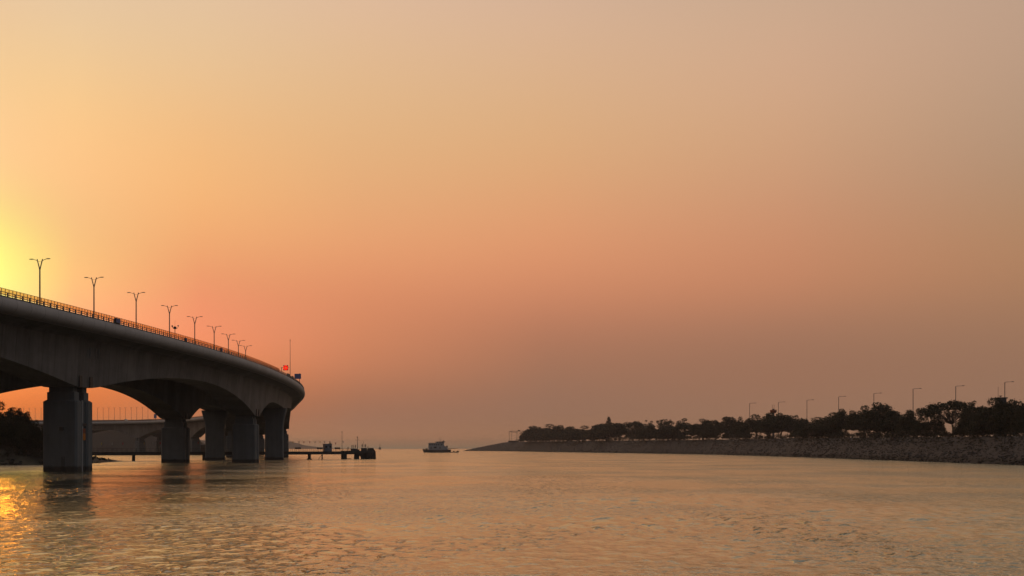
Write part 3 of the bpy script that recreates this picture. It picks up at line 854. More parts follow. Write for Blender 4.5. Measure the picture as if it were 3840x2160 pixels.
FX = [67, 88, 110, 132, 154] + [366 + 21 * i for i in range(10)]
for i, x in enumerate(FX):
    s = s_at_px(x, 0, 560, 900)
    fx, fy, tx, ty = frame(s)
    if i < 5: l = 'tiny hazy lamp on the distant viaduct left of the big pier, %s of five' % ordn[i]
    else: l = 'tiny hazy lamp on the distant viaduct, %s from the big pier under the arch' % ordn[i - 5]
    make_bridge_lamp(bp_(s, 0), math.atan2(ty, tx), l, 'lamps on the distant stretch of the bridge', .77)

# ------------------------------------------------------------------ things mounted on the bridge
def on_edge(x, off=EDGE, lo=60, hi=330):
    s = s_at_px(x, off, lo, hi)
    fx, fy, tx, ty = frame(s)
    return s, bp_(s, off), math.atan2(ty, tx)
# cabinet on the railing
s, p, rz = on_edge(437)
t = thing('cabinet', 'dark box cabinet fixed to the viaduct railing before the third lamp', 'cabinet', p, rz)
b = MB(); b.bbox((0, -.15, .62), (1.6, .35, 1.0), .04); b.build('housing', M['dark'], t)
b = MB(); b.box((0, -.335, .62), (1.4, .03, .8)); b.build('door', M['blue'], t)
for q in (-.55, .55):
    b = MB(); b.box((q, -.15, .06), (.12, .12, .12)); b.build('foot', M['rail'], t)
s, p, rz = on_edge(694)
t = thing('cabinet', 'small dark box on the viaduct railing between the camera mast and the fifth lamp', 'cabinet', p, rz)
b = MB(); b.bbox((0, -.15, .5), (.8, .3, .8), .03); b.build('housing', M['dark'], t)
b = MB(); b.box((0, -.315, .5), (.62, .03, .6)); b.build('door', M['blue'], t)
s, p, rz = on_edge(828)
t = thing('cabinet', 'small dark box on the viaduct railing just before the seventh lamp', 'cabinet', p, rz)
b = MB(); b.bbox((0, -.15, .55), (1.0, .3, .9), .03); b.build('housing', M['dark'], t)
b = MB(); b.box((0, -.315, .55), (.8, .03, .7)); b.build('door', M['blue'], t)
# camera mast
s, p, rz = on_edge(657)
t = thing('camera_mast', 'short mast with dark dome camera and side arms rising above the viaduct railing', 'camera mast', p, 0)
b = MB(); b.tube([(0, 0, 0), (0, 0, 2.3)], .08, 8); b.build('mast', M['dark'], t)
b = MB(); b.blob((0, 0, 2.55), (.36, .36, .34), n=10, m=7); b.build('dome', M['dark'], t, 180)
b = MB(); b.tube([(0, 0, 2.9), (.02, 0, 4.2)], .018, 5); b.build('antenna', M['rail'], t)
b = MB(); b.tube([(-.1, 0, 2.3), (-.4, 0, 2.4), (-.62, 0, 2.75)], .05, 6); ao = b.build('arm', M['dark'], t)
b = MB(); b.box((-.62, 0, 2.92), (.2, .3, .36)); b.build('camera', M['dark'], ao)
b = MB(); b.tube([(.1, 0, 2.3), (.5, 0, 2.35), (.7, 0, 2.7)], .04, 6); ao = b.build('arm', M['lamp'], t)
b = MB(); b.bbox((.74, 0, 3.0), (.22, .3, .3), .03); b.build('camera', M['palecloth'], ao)
# red light signal
s, p, rz = on_edge(1060)
t = thing('signal_light', 'glowing red square signal panel on a bracket at the far bend of the viaduct', 'signal', p, 0)
b = MB(); b.tube([(-.35, 0, 0), (-.35, 0, 2.15)], .09, 8); b.build('post', M['dark'], t)
b = MB(); b.tube([(-.6, 0, 2.2), (2.25, 0, 2.2)], .07, 6); b.build('bracket', M['dark'], t)
b = MB(); b.bbox((1.05, 0, 2.1), (1.62, .22, 1.72), .05); b.build('housing', M['dark'], t)
b = MB()
n = 8
ring = lambda r, yy: [(1.05 + r * math.cos(2 * math.pi * (j + .5) / n), yy, 2.1 + r * math.sin(2 * math.pi * (j + .5) / n)) for j in range(n)]
b.rings([ring(.86, -.14), ring(.84, -.17), ring(.58, -.17)]); b.rings([ring(.5, -.165), ring(.3, -.165)]); o = b.build('red_face', M['red'], t)
b = MB(); b.rings([ring(.28, -.14), ring(.26, -.16)], False, True); b.build('amber_centre', M['amber'], t)
b = MB(); b.rings([ring(.58, -.15), ring(.5, -.15)]); b.build('dark_ring', M['brownred'], t)
# tall mast
s, p, rz = on_edge(1088)
t = thing('mast', 'tall thin bare mast between the red signal and the blue sign on the viaduct', 'mast', p, 0)
b = MB(); b.tube([(0, 0, 0), (0, 0, 6), (0, 0, 13.2)], [.12, .09, .06], 8); b.build('pole', M['lamp'], t)
b = MB(); b.tube([(0, 0, 13.1), (0, 0, 13.7)], .1, 6); b.build('cap', M['dark'], t)
b = MB(); b.bbox((0, 0, .3), (.5, .5, .6), .04); b.build('base', M['dark'], t)
# blue sign
s, p, rz = on_edge(1120)
t = thing('road_sign', 'dark blue rectangular road sign on one post at the far bend of the viaduct', 'sign', p, 0)
b = MB(); b.tube([(.35, .12, 0), (.35, .12, 4.0)], .11, 8); b.build('post', M['dark'], t)
b = MB(); b.bbox((-.35, 0, 2.75), (2.55, .1, 2.0), .03); b.build('panel', M['blue'], t)
b = MB()
for z in (2.15, 3.3): b.box((-.35, .07, z), (2.4, .05, .1))
b.build('stiffener', M['dark'], t)
b = MB(); b.tube([(-1.9, 0, 2.2), (-1.3, .1, 2.2)], .03, 5); ao = b.build('lamp_arm', M['dark'], t)
b = MB(); b.blob((-1.95, 0, 2.2), (.22, .18, .2), n=8, m=6); b.build('sign_lamp', M['white'], ao, 180)
# crash cushions by the signal
for x, l, w in ((1082, 'dark equipment box on the viaduct edge under the red signal', 3.6), (1098, 'dark equipment box on the viaduct edge beside the blue sign', 3.2)):
    s, p, rz = on_edge(x, EDGE - .4)
    t = thing('equipment_box', l, 'box', p, rz)
    b = MB(); b.bbox((0, 0, .7), (w, .5, 1.4), .06); b.build('housing', M['dark'], t)
    b = MB(); b.box((0, -.26, .7), (w * .8, .03, 1.0)); b.build('door', M['rail'], t)
# far sign and car
s = s_at_px(583, -EDGE, 560, 900); fx, fy, tx, ty = frame(s); p = bp_(s, -EDGE)
t = thing('road_sign', 'hazy grey-blue square sign on the distant viaduct beside the right end of its lamps', 'sign', p, math.atan2(ty, tx) + math.pi)
b = MB(); b.tube([(0, 0, 0), (0, 0, 9)], .12, 6); b.build('post', M['rail'], t)
b = MB(); b.bbox((0, -.15, 3.4), (4.2, .12, 3.6), .05); b.build('panel', M['blue'], t)
s = s_at_px(472, -CW - 2, 560, 900); fx, fy, tx, ty = frame(s); p = bp_(s, -CW - 2)
t = thing('car', 'pale car with two lit headlights driving along the distant viaduct', 'car', p, math.atan2(p[1], p[0]) + .25)
rs = []
prof = [(-2.1, .35), (-2.1, .95), (-1.5, 1.1), (-.9, 1.65), (.9, 1.68), (1.6, 1.1), (2.1, .95), (2.15, .35)]
b = MB(); b.rings([[(px_, q, pz) for px_, pz in prof] for q in (-.9, -.85, .85, .9)], True, True); b.build('body', M['white'], t, 30)
for q in (-.6, .6):
    b = MB(); b.blob((-2.12, q, .78), (.08, .22, .14), n=8, m=5); b.build('headlight', M['headlight'], t)
for px_ in (-1.35, 1.35):
    for q in (-.85, .85):
        b = MB(); b.tube([(px_, q - .12, .34), (px_, q + .12, .34)], .34, 10); w = b.build('wheel', M['dark'], t)
b = MB(); b.box((-1.22, 0, 1.37), (.03, 1.4, .4)); b.build('windscreen', M['glass'], t)

# ------------------------------------------------------------------ shores
def polyline(pts, step):
    P = np.array(pts, float)
    t = np.concatenate([[0], np.cumsum(np.linalg.norm(np.diff(P[:, :2], axis=0), axis=1))])
    q = np.arange(0, t[-1] + step * .5, step); q = q[q <= t[-1]]
    out = np.stack([np.interp(q, t, P[:, i]) for i in range(P.shape[1])], -1)
    for _ in range(3):                                   # soften the corners
        out[1:-1] = (out[:-2] + 2 * out[1:-1] + out[2:]) / 4
    return out
def make_bank(name, pts, label, side, profile, step, seed, inland, mat):
    """pts rows: x, y, crest height, slope run. side +1: land on the left of the walking direction"""
    L = polyline(pts, step)
    q = np.random.default_rng(seed)
    T = np.gradient(L[:, :2], axis=0); T /= np.linalg.norm(T, axis=1)[:, None]
    N = np.stack([-T[:, 1], T[:, 0]], -1) * side
    rows = []
    for i in range(len(L)):
        h, run = L[i, 2], L[i, 3]
        r = []
        for u, v in profile:
            j = q.normal(0, .12) if 0 < u < 1.05 else 0
            wob = q.normal(0, .25) if u <= 0.2 else 0
            d = u * run if u <= 1 else run + (u - 1) * inland[i] if callable(inland) is False and hasattr(inland, '__len__') else run + (u - 1) * inland
            p = L[i, :2] + N[i] * (u * run + wob if u <= 1 else run + (u - 1) * inland)
            r.append((p[0], p[1], v if v < 0 else v * h + j))
        rows.append(r)
    mb = MB(); mb.rings(rows, closed=False)
    o = mb.build(name, mat, smooth=40)
    tag(o, label, kind='structure')
    me = o.data
    if me.polygons[len(me.polygons) // 2].normal.z < 0: me.flip_normals()
    return o, L, N
PROF = [(-.35, -1.6), (0, 0), (.18, .16), (.4, .38), (.62, .62), (.85, .86), (1.0, 1.0), (1.12, 1.03), (1.4, 1.05), (2.0, 1.06), (2.6, 1.0), (2.75, -1.6)]
SHORE = [(120, 120, 7.0, 12), (132, 170, 7.4, 12), (139, 217, 8.0, 13), (143, 303, 8.6, 13), (150, 478, 10.4, 15), (139, 613, 10.8, 16), (99, 783, 11.8, 18), (56, 940, 12.6, 19), (-8, 1175, 13.6, 22), (-32, 1228, 13.4, 22), (-49, 1260, 10.0, 20), (-64, 1281, 5.6, 14), (-80, 1291, .7, 6)]
bank, BL, BN = make_bank('embankment', SHORE, 'long sloping rock embankment along the channel with trees on its crest', -1, PROF, 3.0, 3, 70, M['rock'])
def bank_ground(x, Y):
    """height of the embankment under the point seen in photo column x at distance Y"""
    p = np.array([gx(x, Y), Y])
    d = np.linalg.norm(BL[:, :2] - p, axis=1); i = int(d.argmin())
    w = float((p - BL[i, :2]) @ BN[i])
    u = w / BL[i, 3]
    us = [a for a, b in PROF]; vs = [b if b > 0 else 0 for a, b in PROF]
    if u > 1: u = 1 + (w - BL[i, 3]) / 70
    return float(np.interp(u, us, vs)) * BL[i, 2], i
def shore_Y(x, extra):
    """distance at which the line of photo column x stands 'extra' metres inland of the shoreline"""
    best = None
    for Y in np.arange(200, 1300, 1.0):
        p = np.array([gx(x, Y), Y])
        d = np.linalg.norm(BL[:, :2] - p, axis=1); i = int(d.argmin())
        w = float((p - BL[i, :2]) @ BN[i])
        e = abs(w - extra)
        if best is None or e < best[0]: best = (e, Y)
    return best[1]
LAND = [(-420, 190, 5, 10), (-260, 205, 5.5, 10), (-190, 211, 6, 10), (-146, 219, 6, 10), (-130, 221, 4.6, 9), (-125.5, 228, 3.6, 8), (-127.5, 240, 2.9, 7), (-130, 252, 2.4, 6), (-134.5, 268, 1.5, 5), (-139.5, 289, .2, 3)]
head, HL, HN = make_bank('headland', LAND, 'dark wooded headland with a low spit behind the big pier', 1, [(-.4, -1.6), (0, 0), (.2, .22), (.5, .55), (.8, .85), (1, 1), (1.4, 1.05), (2.6, 1.02), (3.2, .9), (3.35, -1.6)], 2.0, 5, 12, M['soil'])

# rocks: the nearest as parts of the bank, the rest joined
q = np.random.default_rng(11)
def rock_mesh(seed):
    b = MB(); b.blob((0, 0, 0), (.5, .44, .27), seed=seed, rough=.28, n=6, m=4)
    return b
rock_src = [rock_mesh(30 + i) for i in range(7)]
rock_me = [r.mesh('rock', M['rock']) for r in rock_src]
cand = []
for i in range(1, len(BL) - 1):
    if BL[i, 1] < 195 or BL[i, 1] > 1280: continue
    dens = 40 if BL[i, 1] < 420 else 24 if BL[i, 1] < 760 else 10
    for k in range(dens):
        u = q.uniform(-.04, .98) ** 1.0
        f = q.uniform(0, 1)
        p = BL[i, :2] * (1 - f) + BL[i + 1, :2] * f + BN[i] * u * BL[i, 3]
        z = np.interp(u, [a for a, b in PROF], [max(b, 0) for a, b in PROF]) * BL[i, 2]
        sz = q.uniform(.42, 1.0) * (1.15 if u < .4 else .9) * (1.5 if BL[i, 1] > 760 else 1)
        cand.append((p[1] / sz, p[0], p[1], z, sz, q.uniform(0, 6.28), q.uniform(-.5, .5)))
cand.sort()
for k, (d, x, y, z, sz, rz, tl) in enumerate(cand[:300]):
    o = link('rock', rock_me[k % 7], bank, (x, y, z - .02 * sz))
    o.rotation_euler = (tl, tl * .6, rz); o.scale = (sz, sz, sz)
mb = MB()
for k, (d, x, y, z, sz, rz, tl) in enumerate(cand[300:]):
    r = rock_src[k % 7]
    mt = Matrix.Rotation(rz, 3, 'Z') @ Matrix.Rotation(tl, 3, 'X')
    mb.add([tuple(mt @ Vector(v) * sz + Vector((x, y, z - .02 * sz))) for v in r.v], r.f)
o = mb.build('riprap', M['rock'], bank); o['kind'] = 'stuff'
# boulders on the headland
hc = []
for i in range(1, len(HL) - 1):
    if HL[i, 0] < -190: continue
    for k in range(6):
        u = q.uniform(-.05, .8)
        p = HL[i, :2] + HN[i] * u * HL[i, 3] + q.uniform(-1, 1, 2)
        hc.append((p[0], p[1], u * HL[i, 2], q.uniform(.5, 1.5) * (1 if HL[i, 2] > 3 else .6), q.uniform(0, 6.28)))
for k, (x, y, z, sz, rz) in enumerate(hc[:280]):
    o = link('rock', rock_me[k % 7], head, (x, y, z), rz, sz)

# ------------------------------------------------------------------ vegetation
def leaf_quads(mb, cx, cy_, cz, r, n, size, q, flat=.8):
    for _ in range(n):
        a = q.uniform(0, 6.283); z = q.uniform(-1, 1); k = r * (q.uniform(.35, 1) ** .5)
        s = math.sqrt(max(0, 1 - z * z))
        p = Vector((cx + k * s * math.cos(a), cy_ + k * s * math.sin(a), cz + k * z * flat))
        d = Vector((q.normal(), q.normal(), q.normal() + .4)); d.normalize()
        u = d.orthogonal().normalized(); w = d.cross(u)
        rot = q.uniform(0, 6.28); u, w = u * math.cos(rot) + w * math.sin(rot), w * math.cos(rot) - u * math.sin(rot)
        a_, b_ = size * q.uniform(.6, 1.25), size * q.uniform(.4, .8)
        mb.add([p - u * a_, p + w * b_, p + u * a_, p - w * b_], [(0, 1, 2, 3)])
def make_tree_variant(seed, kind):
    """a tree 10 m tall: tapered trunk with limbs, crown of many small leaf sprays gathered in uneven clumps"""
    q = np.random.default_rng(seed)
    tr = MB(); cr = MB()
    if kind == 'cone':
        tr.tube([(0, 0, -1), (0, 0, 5), (.1, 0, 9.6)], [.2, .12, .03], 6)
        for i in range(26):
            z = 1.6 + 8.2 * (i / 25)
            w = 2.3 * (1 - (z - 1.2) / 9.2) + .12
            for k in range(4):
                a = q.uniform(0, 6.28)
                leaf_quads(cr, math.cos(a) * w * .6, math.sin(a) * w * .6, z, .1 + w * .34, 34, .1 + .05 * w, q, .7)
        return tr, cr
    base = {'round': 3.4, 'broad': 4.0, 'umbrella': 5.4, 'thin': 4.6, 'low': 2.6}[kind]
    n = {'round': 46, 'broad': 60, 'umbrella': 46, 'thin': 30, 'low': 56}[kind]
    fork = base * .7
    tw = {'umbrella': .12, 'thin': .1}.get(kind, .2)
    tr.tube([(0, 0, -1.5), (q.normal(0, .1), q.normal(0, .1), fork * .5), (q.normal(0, .2), q.normal(0, .2), fork)], [tw * 1.5, tw * 1.1, tw * .9], 7)
    top = tr.v[-1]
    cen = []
    for i in range(n):
        a = q.uniform(0, 6.283); k = math.sqrt(q.uniform(0, 1))
        if kind == 'umbrella':
            x, y = 5.2 * k * math.cos(a), 5.2 * k * math.sin(a); z = 8.9 - 1.9 * k * k + q.uniform(-1.5, .3)
            r = q.uniform(.7, 1.15)
        elif kind == 'broad':
            x, y = 4.8 * k * math.cos(a), 4.8 * k * math.sin(a); z = base + (8.9 - base) * (1 - k ** 2.4) * q.uniform(.3, 1) + q.uniform(-1.2, .3)
            r = q.uniform(.85, 1.5)
        elif kind == 'thin':
            x, y = 3.4 * k * math.cos(a), 3.4 * k * math.sin(a); z = base + (9.3 - base) * q.uniform(0, 1) * (1 - .5 * k)
            r = q.uniform(.5, .95)
        elif kind == 'low':
            x, y = 4.2 * k * math.cos(a), 4.2 * k * math.sin(a); z = 1.6 + 6.6 * (1 - k ** 2) * q.uniform(.45, 1)
            r = q.uniform(.95, 1.7)
        else:
            x, y = 3.5 * k * math.cos(a), 3.5 * k * math.sin(a); z = base + (8.8 - base) * (1 - k ** 2) * q.uniform(.4, 1) + q.uniform(-1, .2)
            r = q.uniform(.8, 1.4)
        cen.append((x, y, z, r))
    for j, (x, y, z, r) in enumerate(cen):
        m = int({'thin': 60, 'umbrella': 80}.get(kind, 105) * r * r) + 20
        leaf_quads(cr, x, y, z, r, m, .2, q, .75)
        leaf_quads(cr, x, y, z, r * 1.3, m // 5, .13, q, .8)
        if j % 3 == 0 or kind in ('umbrella', 'thin'):
            f = Vector((top[0], top[1], fork))
            e = Vector((x, y, z))
            md = f.lerp(e, .5) + Vector((0, 0, -.25 + .2 * q.normal()))
            tr.tube([f - Vector((0, 0, .3)), md, e], [tw * .55, tw * .34, .035], 5)
    return tr, cr
WID = {'round': 4.5, 'broad': 5.8, 'umbrella': 5.9, 'thin': 4.0, 'cone': 2.4, 'low': 5.2}
TREES = {}
for kind, seeds in (('round', (1, 2, 3)), ('broad', (4, 5)), ('umbrella', (6, 16)), ('thin', (7, 8)), ('cone', (9,)), ('low', (10, 11, 12))):
    TREES[kind] = []
    for s_ in seeds:
        a, b = make_tree_variant(s_, kind)
        vv = np.array(b.v)                      # bring the crown to its nominal height and spread
        kz = 10.0 / np.percentile(vv[:, 2], 99.7); kx = WID[kind] / np.percentile(np.hypot(vv[:, 0], vv[:, 1]), 97)
        for m_ in (a, b): m_.v = [(x * kx, y * kx, z * kz) for x, y, z in m_.v]
        TREES[kind].append((a.mesh('trunk', M['bark'], 60), b.mesh('crown', M['leaf'])))
cnt = {}
def place_tree(name, kind, loc, height, width, label, group, cat='tree'):
    i = cnt.get(kind, 0); cnt[kind] = i + 1
    tm, cm = TREES[kind][i % len(TREES[kind])]
    t = thing(name, label, cat, loc, (i * 2.4 + .7) % 6.28, group)
    zs = height / 10.0; xs = width / 2 / WID[kind]
    xs = min(max(xs, zs * .45), zs * 2.1)
    t.scale = (xs, xs, zs)
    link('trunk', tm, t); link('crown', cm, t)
    return t
# photo column, width in photo columns, row of the top, kind, metres inland of the shoreline, label
RT = [
 (1964, 26, 1634, 'low', 26, 'first tiny bush at the point, right beside the bare pole frame'),
 (2008, 92, 1599, 'low', 26, 'rounded tree first in the belt at the point, sloping down to the pole frame'),
 (2060, 84, 1592, 'low', 30, 'loose-topped tree with stray twigs, second full tree from the point'),
 (2096, 70, 1596, 'low', 24, 'round dark tree third from the point in the far tree belt'),
 (2142, 80, 1601, 'low', 28, 'low round tree fourth from the point in the far tree belt'),
 (2186, 80, 1598, 'low', 24, 'broad low tree fifth from the point, before the pointed conifer'),
 (2228, 70, 1600, 'low', 30, 'lower round tree directly to the waterward side of the pointed conifer'),
 (2282, 34, 1563, 'cone', 36, 'single pointed conifer rising above the far tree belt'),
 (2276, 100, 1588, 'broad', 24, 'broad tree in front of the foot of the pointed conifer'),
 (2322, 64, 1587, 'round', 28, 'round tree just past the pointed conifer'),
 (2372, 66, 1580, 'umbrella', 30, 'flat-topped tree with sky showing under its branches past the conifer'),
 (2425, 46, 1576, 'thin', 40, 'thin see-through tree top leaning out behind a low dark tree'),
 (2436, 74, 1596, 'low', 22, 'low dark dome of a tree in front of the thin see-through one'),
 (2490, 40, 1572, 'thin', 36, 'small wispy tree top poking up beside a broad dark crown'),
 (2506, 84, 1582, 'low', 22, 'broad dark crown halfway along the belt, beside the wispy tree top'),
 (2566, 74, 1571, 'round', 26, 'knobbly crown with a ragged tip halfway along the belt'),
 (2634, 74, 1573, 'low', 22, 'dense dark round tree with bright gaps under its foot, midway along the belt'),
 (2684, 56, 1577, 'round', 25, 'smaller round tree at the edge of the first clear gap in the belt'),
 (2737, 66, 1563, 'round', 26, 'upright tree just after the first clear gap, with sky beneath its crown'),
 (2772, 52, 1565, 'round', 28, 'narrow round tree leaning on the upright one after the gap'),
 (2836, 92, 1556, 'broad', 24, 'broad tree under the single lamp standing farthest along the shore road'),
 (2884, 60, 1550, 'round', 26, 'rounded tree at the foot of the flared watchtower'),
 (2928, 90, 1553, 'broad', 24, 'wide tree between the flared watchtower and the third-farthest lamp'),
 (2986, 58, 1557, 'thin', 26, 'open airy tree with layered gaps beside the narrow strip of sky'),
 (3000, 40, 1586, 'low', 22, 'low dark lobe below the airy tree beside the narrow strip of sky'),
 (3066, 110, 1566, 'low', 22, 'long sloping dark crown rising from the narrow strip of sky'),
 (3120, 110, 1549, 'broad', 22, 'large sloping crown joined to the lamp that stands over its top'),
 (3172, 70, 1536, 'broad', 26, 'domed top of the big sloping crown with a feathery edge'),
 (3238, 80, 1524, 'broad', 22, 'shoulder of the tallest dome with twigs sticking out to the gap'),
 (3300, 104, 1513, 'low', 20, 'tallest smooth dark dome midway between two shore lamps'),
 (3350, 66, 1541, 'round', 24, 'ragged tree with holes of sky behind the tallest smooth dome'),
 (3408, 60, 1540, 'low', 22, 'small pointed dark dome below the clear lamp pole'),
 (3456, 48, 1568, 'low', 22, 'low dark bush-like tree between the pointed dome and the airy tree'),
 (3486, 54, 1533, 'thin', 24, 'pale see-through tree standing before the big umbrella-shaped one'),
 (3508, 44, 1560, 'round', 22, 'dark squat crown below the pale see-through tree'),
 (3572, 150, 1502, 'umbrella', 22, 'big umbrella-shaped tree with forked limbs and sky between them'),
 (3650, 66, 1504, 'thin', 24, 'feathery branch-like tree reaching out from the umbrella-shaped one'),
 (3640, 70, 1540, 'low', 20, 'dark lower crown filling the space right of the umbrella-shaped tree'),
 (3686, 78, 1528, 'low', 20, 'sloping dark crown leading up to the flat-roofed tower'),
 (3744, 120, 1496, 'low', 20, 'massive dark crown in front of the flat-roofed tower'),
 (3800, 104, 1502, 'broad', 20, 'massive dark crown below the nearest shore lamp'),
 (3848, 70, 1516, 'low', 20, 'dark crown cut by the edge of the picture past the nearest lamp'),
]
for (x, w, y, kind, inl, lab) in RT:
    Y = shore_Y(x, inl)
    g, i = bank_ground(x, Y)
    H = gz(y, Y) - g
    place_tree('tree' if kind != 'cone' else 'conifer_tree', kind, (gx(x, Y), Y, g - .2), H + .2, w * Y / FPX * (1.65 if x > 2800 else 1.5), lab, 'trees on the rock embankment')
# a looser back row that fills the belt between the trees above
for k, x in enumerate(range(2034, 3850, 121)):
    if 3440 < x < 3690: continue
    Y = shore_Y(x, 40); g, i = bank_ground(x, Y)
    near_top = min(abs(r[0] - x) * .35 + r[2] for r in RT)
    yt = near_top + 12 + rnd.uniform(0, 14)
    nb = min(RT, key=lambda r: abs(r[0] - x) + (30 if 'far tree belt' in r[5] and 0 else 0))
    words = nb[5].split(',')[0].split()[:9]
    while words[-1] in ('the', 'a', 'of', 'in', 'with', 'at', 'to', 'and', 'under', 'beside', 'from', 'by', 'before', 'its', 'over', 'that', 'its', 'below', 'behind', 'past', 'after', 'halfway', 'just'): words.pop()
    place_tree('tree', ('low', 'round', 'broad')[k % 3] if x > 2300 else 'low', (gx(x, Y), Y, g - .2), max(5, gz(yt, Y) - g), 90 * Y / FPX * 1.2,
               'dark back-row tree showing behind the ' + ' '.join(words), 'back row of trees on the rock embankment')
# understorey along the crest
BT = [(3778, 120, 1612, 14, 'large dark bush spilling down the rock slope under the nearest lamp'), (3352, 70, 1606, 12, 'dark bush on the slope below the tallest smooth dome'),
      (3300, 60, 1618, 15, 'low scrubby bush on the crest beside the slope bush'), (3540, 70, 1608, 18, 'dark bush at the foot of the umbrella-shaped tree'), (3592, 60, 1610, 18, 'rounded bush just right of the umbrella-shaped trunk'),
      (3470, 60, 1612, 18, 'dark bush under the pale see-through tree'), (3410, 60, 1606, 18, 'dark bush under the small pointed dome'), (3130, 80, 1618, 17, 'dark bush under the large sloping crown'),
      (3040, 70, 1622, 18, 'dark bush below the long sloping crown'), (2555, 36, 1620, 19, 'small dark bush standing in the gap midway along the belt'), (3700, 70, 1600, 17, 'dark bush below the sloping crown by the flat-roofed tower'), (3650, 60, 1606, 17, 'rounded bush between the umbrella-shaped tree and the flat-roofed tower'), (3230, 60, 1612, 17, 'dark bush under the shoulder of the tallest dome')]
def shrub_variant(seed):
    q = np.random.default_rng(seed)
    b = MB(); c = MB()
    for i in range(9):
        a = q.uniform(0, 6.28); k = q.uniform(0, 1) ** .5
        x, y, z = .75 * k * math.cos(a), .75 * k * math.sin(a), .25 + .5 * (1 - k * k) * q.uniform(.4, 1)
        leaf_quads(b, x, y, z, q.uniform(.2, .34), 60, .055, q, .85)
        c.tube([(0, 0, -.1), (x * .5, y * .5, z * .55), (x, y, z)], [.03, .02, .008], 4)
    return b.mesh('foliage', M['shrub']), c.mesh('stem', M['bark'])
SHR = [shrub_variant(40 + i) for i in range(4)]
def place_shrub(loc, w, h, label, group, k, name='bush'):
    t = thing(name, label, 'bush', loc, k * 1.3, group)
    t.scale = (w / 2, w / 2, h)
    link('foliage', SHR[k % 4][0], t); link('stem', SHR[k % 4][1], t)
for k, (x, w, y, inl, lab) in enumerate(BT):
    Y = shore_Y(x, inl); g, i = bank_ground(x, Y)
    place_shrub((gx(x, Y), Y, g - .1), w * Y / FPX * 1.15, max(1.5, gz(y, Y) - g), lab, 'bushes on the rock embankment', k)
# undergrowth hiding the far trunks: one mass nobody could count
mb = MB(); q = np.random.default_rng(77)
for i in range(len(BL)):
    if BL[i, 1] < 215 or BL[i, 1] > 1185: continue
    for k in range(4):
        w = q.uniform(1.0, 1.3)
        p = BL[i, :2] + BN[i] * (BL[i, 3] + (w - 1) * 70) + q.uniform(-1.5, 1.5, 2)
        fr_ = BL[i, 1] > 560
        if q.uniform() < (.05 if fr_ else .32): continue
        leaf_quads(mb, p[0], p[1], BL[i, 2] * 1.03 + q.uniform(.2, 3.8 if fr_ else 2.0), q.uniform(.8, 1.9), 36, .34, q)
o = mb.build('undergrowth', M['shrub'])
tag(o, 'dark scrubby undergrowth along the crest of the rock embankment', 'undergrowth', kind='stuff')
mb = MB()
for i in range(len(BL)):
    if BL[i, 1] < 205 or BL[i, 1] > 1150: continue
    for k in range(13):
        u = 1.04 - abs(q.normal(0, .27))
        if u < .3 or q.uniform() < .15: continue
        p = BL[i, :2] + BN[i] * u * BL[i, 3] + q.uniform(-1.6, 1.6, 2)
        leaf_quads(mb, p[0], p[1], np.interp(u, [a for a, b in PROF], [max(b, 0) for a, b in PROF]) * BL[i, 2] + .1, q.uniform(.3, .9), 16, .2, q, .45)
o = mb.build('scrub', M['shrub']); tag(o, 'dry dark scrub creeping down the upper rock slope', 'scrub', kind='stuff')
# headland trees
LT = [(-6, 110, 1509, 'low', 236, 'tallest dark tree at the picture edge on the headland'), (40, 70, 1530, 'round', 240, 'dark tree behind the two small peaks of the headland wood'),
      (70, 58, 1535, 'low', 234, 'pointed dark tree in the middle of the headland wood'), (102, 56, 1547, 'low', 232, 'lower pointed dark tree next toward the big pier on the headland'),
      (132, 56, 1578, 'low', 231, 'small dark tree on the headland close to the big pier'), (160, 60, 1600, 'low', 234, 'lowest dark tree tucked behind the edge of the big pier'),
      (30, 80, 1580, 'low', 228, 'dense lower tree at the front of the headland wood'), (90, 80, 1596, 'low', 228, 'dense lower tree at the front of the headland near the pier')]
def head_ground(x, y):
    d = np.linalg.norm(HL[:, :2] - np.array([x, y]), axis=1); i = int(d.argmin())
    w = float((np.array([x, y]) - HL[i, :2]) @ HN[i]); u = w / HL[i, 3]
    return max(0, min(1.05, u)) * HL[i, 2]
for (x, w, y, kind, Y, lab) in LT:
    X = gx(x, Y); g = head_ground(X, Y)
    place_tree('tree', kind, (X, Y, g - .2), gz(y, Y) - g + .2, w * Y / FPX * 1.15, lab, 'trees on the dark headland')
k = 0
SL = ['at the waterline by the picture edge', 'on the lowest rocks below the tallest tree', 'halfway up the slope by the picture edge', 'halfway up below the pointed tree', 'on the rocks below the pointed tree', 'against the big pier at the waterline', 'against the big pier halfway up', 'just above the rocks in the middle', 'high on the slope near the pier', 'high on the slope below the two peaks']
for (x, y, w), l in zip([(12, 1690, 50), (40, 1668, 56), (20, 1640, 60), (70, 1640, 60), (84, 1676, 50), (140, 1680, 46), (140, 1640, 50), (110, 1660, 50), (118, 1622, 60), (60, 1615, 60)], SL):
    Y = 222 + (1720 - y) * .06; X = gx(x, Y); g = head_ground(X, Y)
    place_shrub((X, Y, g - .1), w * Y / FPX * 1.2, max(1.2, gz(y, Y) - g), 'dark bush on the headland, ' + l, 'bushes on the dark headland', k); k += 1
mb = MB()
for i in range(len(HL)):
    if HL[i, 0] < -200 or HL[i, 2] < 1.0: continue
    for k in range(7):
        w = q.uniform(.25, 1.6)
        p = HL[i, :2] + HN[i] * w * HL[i, 3] + q.uniform(-1, 1, 2)
        leaf_quads(mb, p[0], p[1], min(w, 1) * HL[i, 2] + q.uniform(0, 1.3) * min(1, HL[i, 2] / 4), q.uniform(.4, 1.2) * min(1, HL[i, 2] / 4), 40, .16, q)
o = mb.build('undergrowth', M['shrub']); tag(o, 'dark undergrowth covering the slope of the headland', 'undergrowth', kind='stuff')

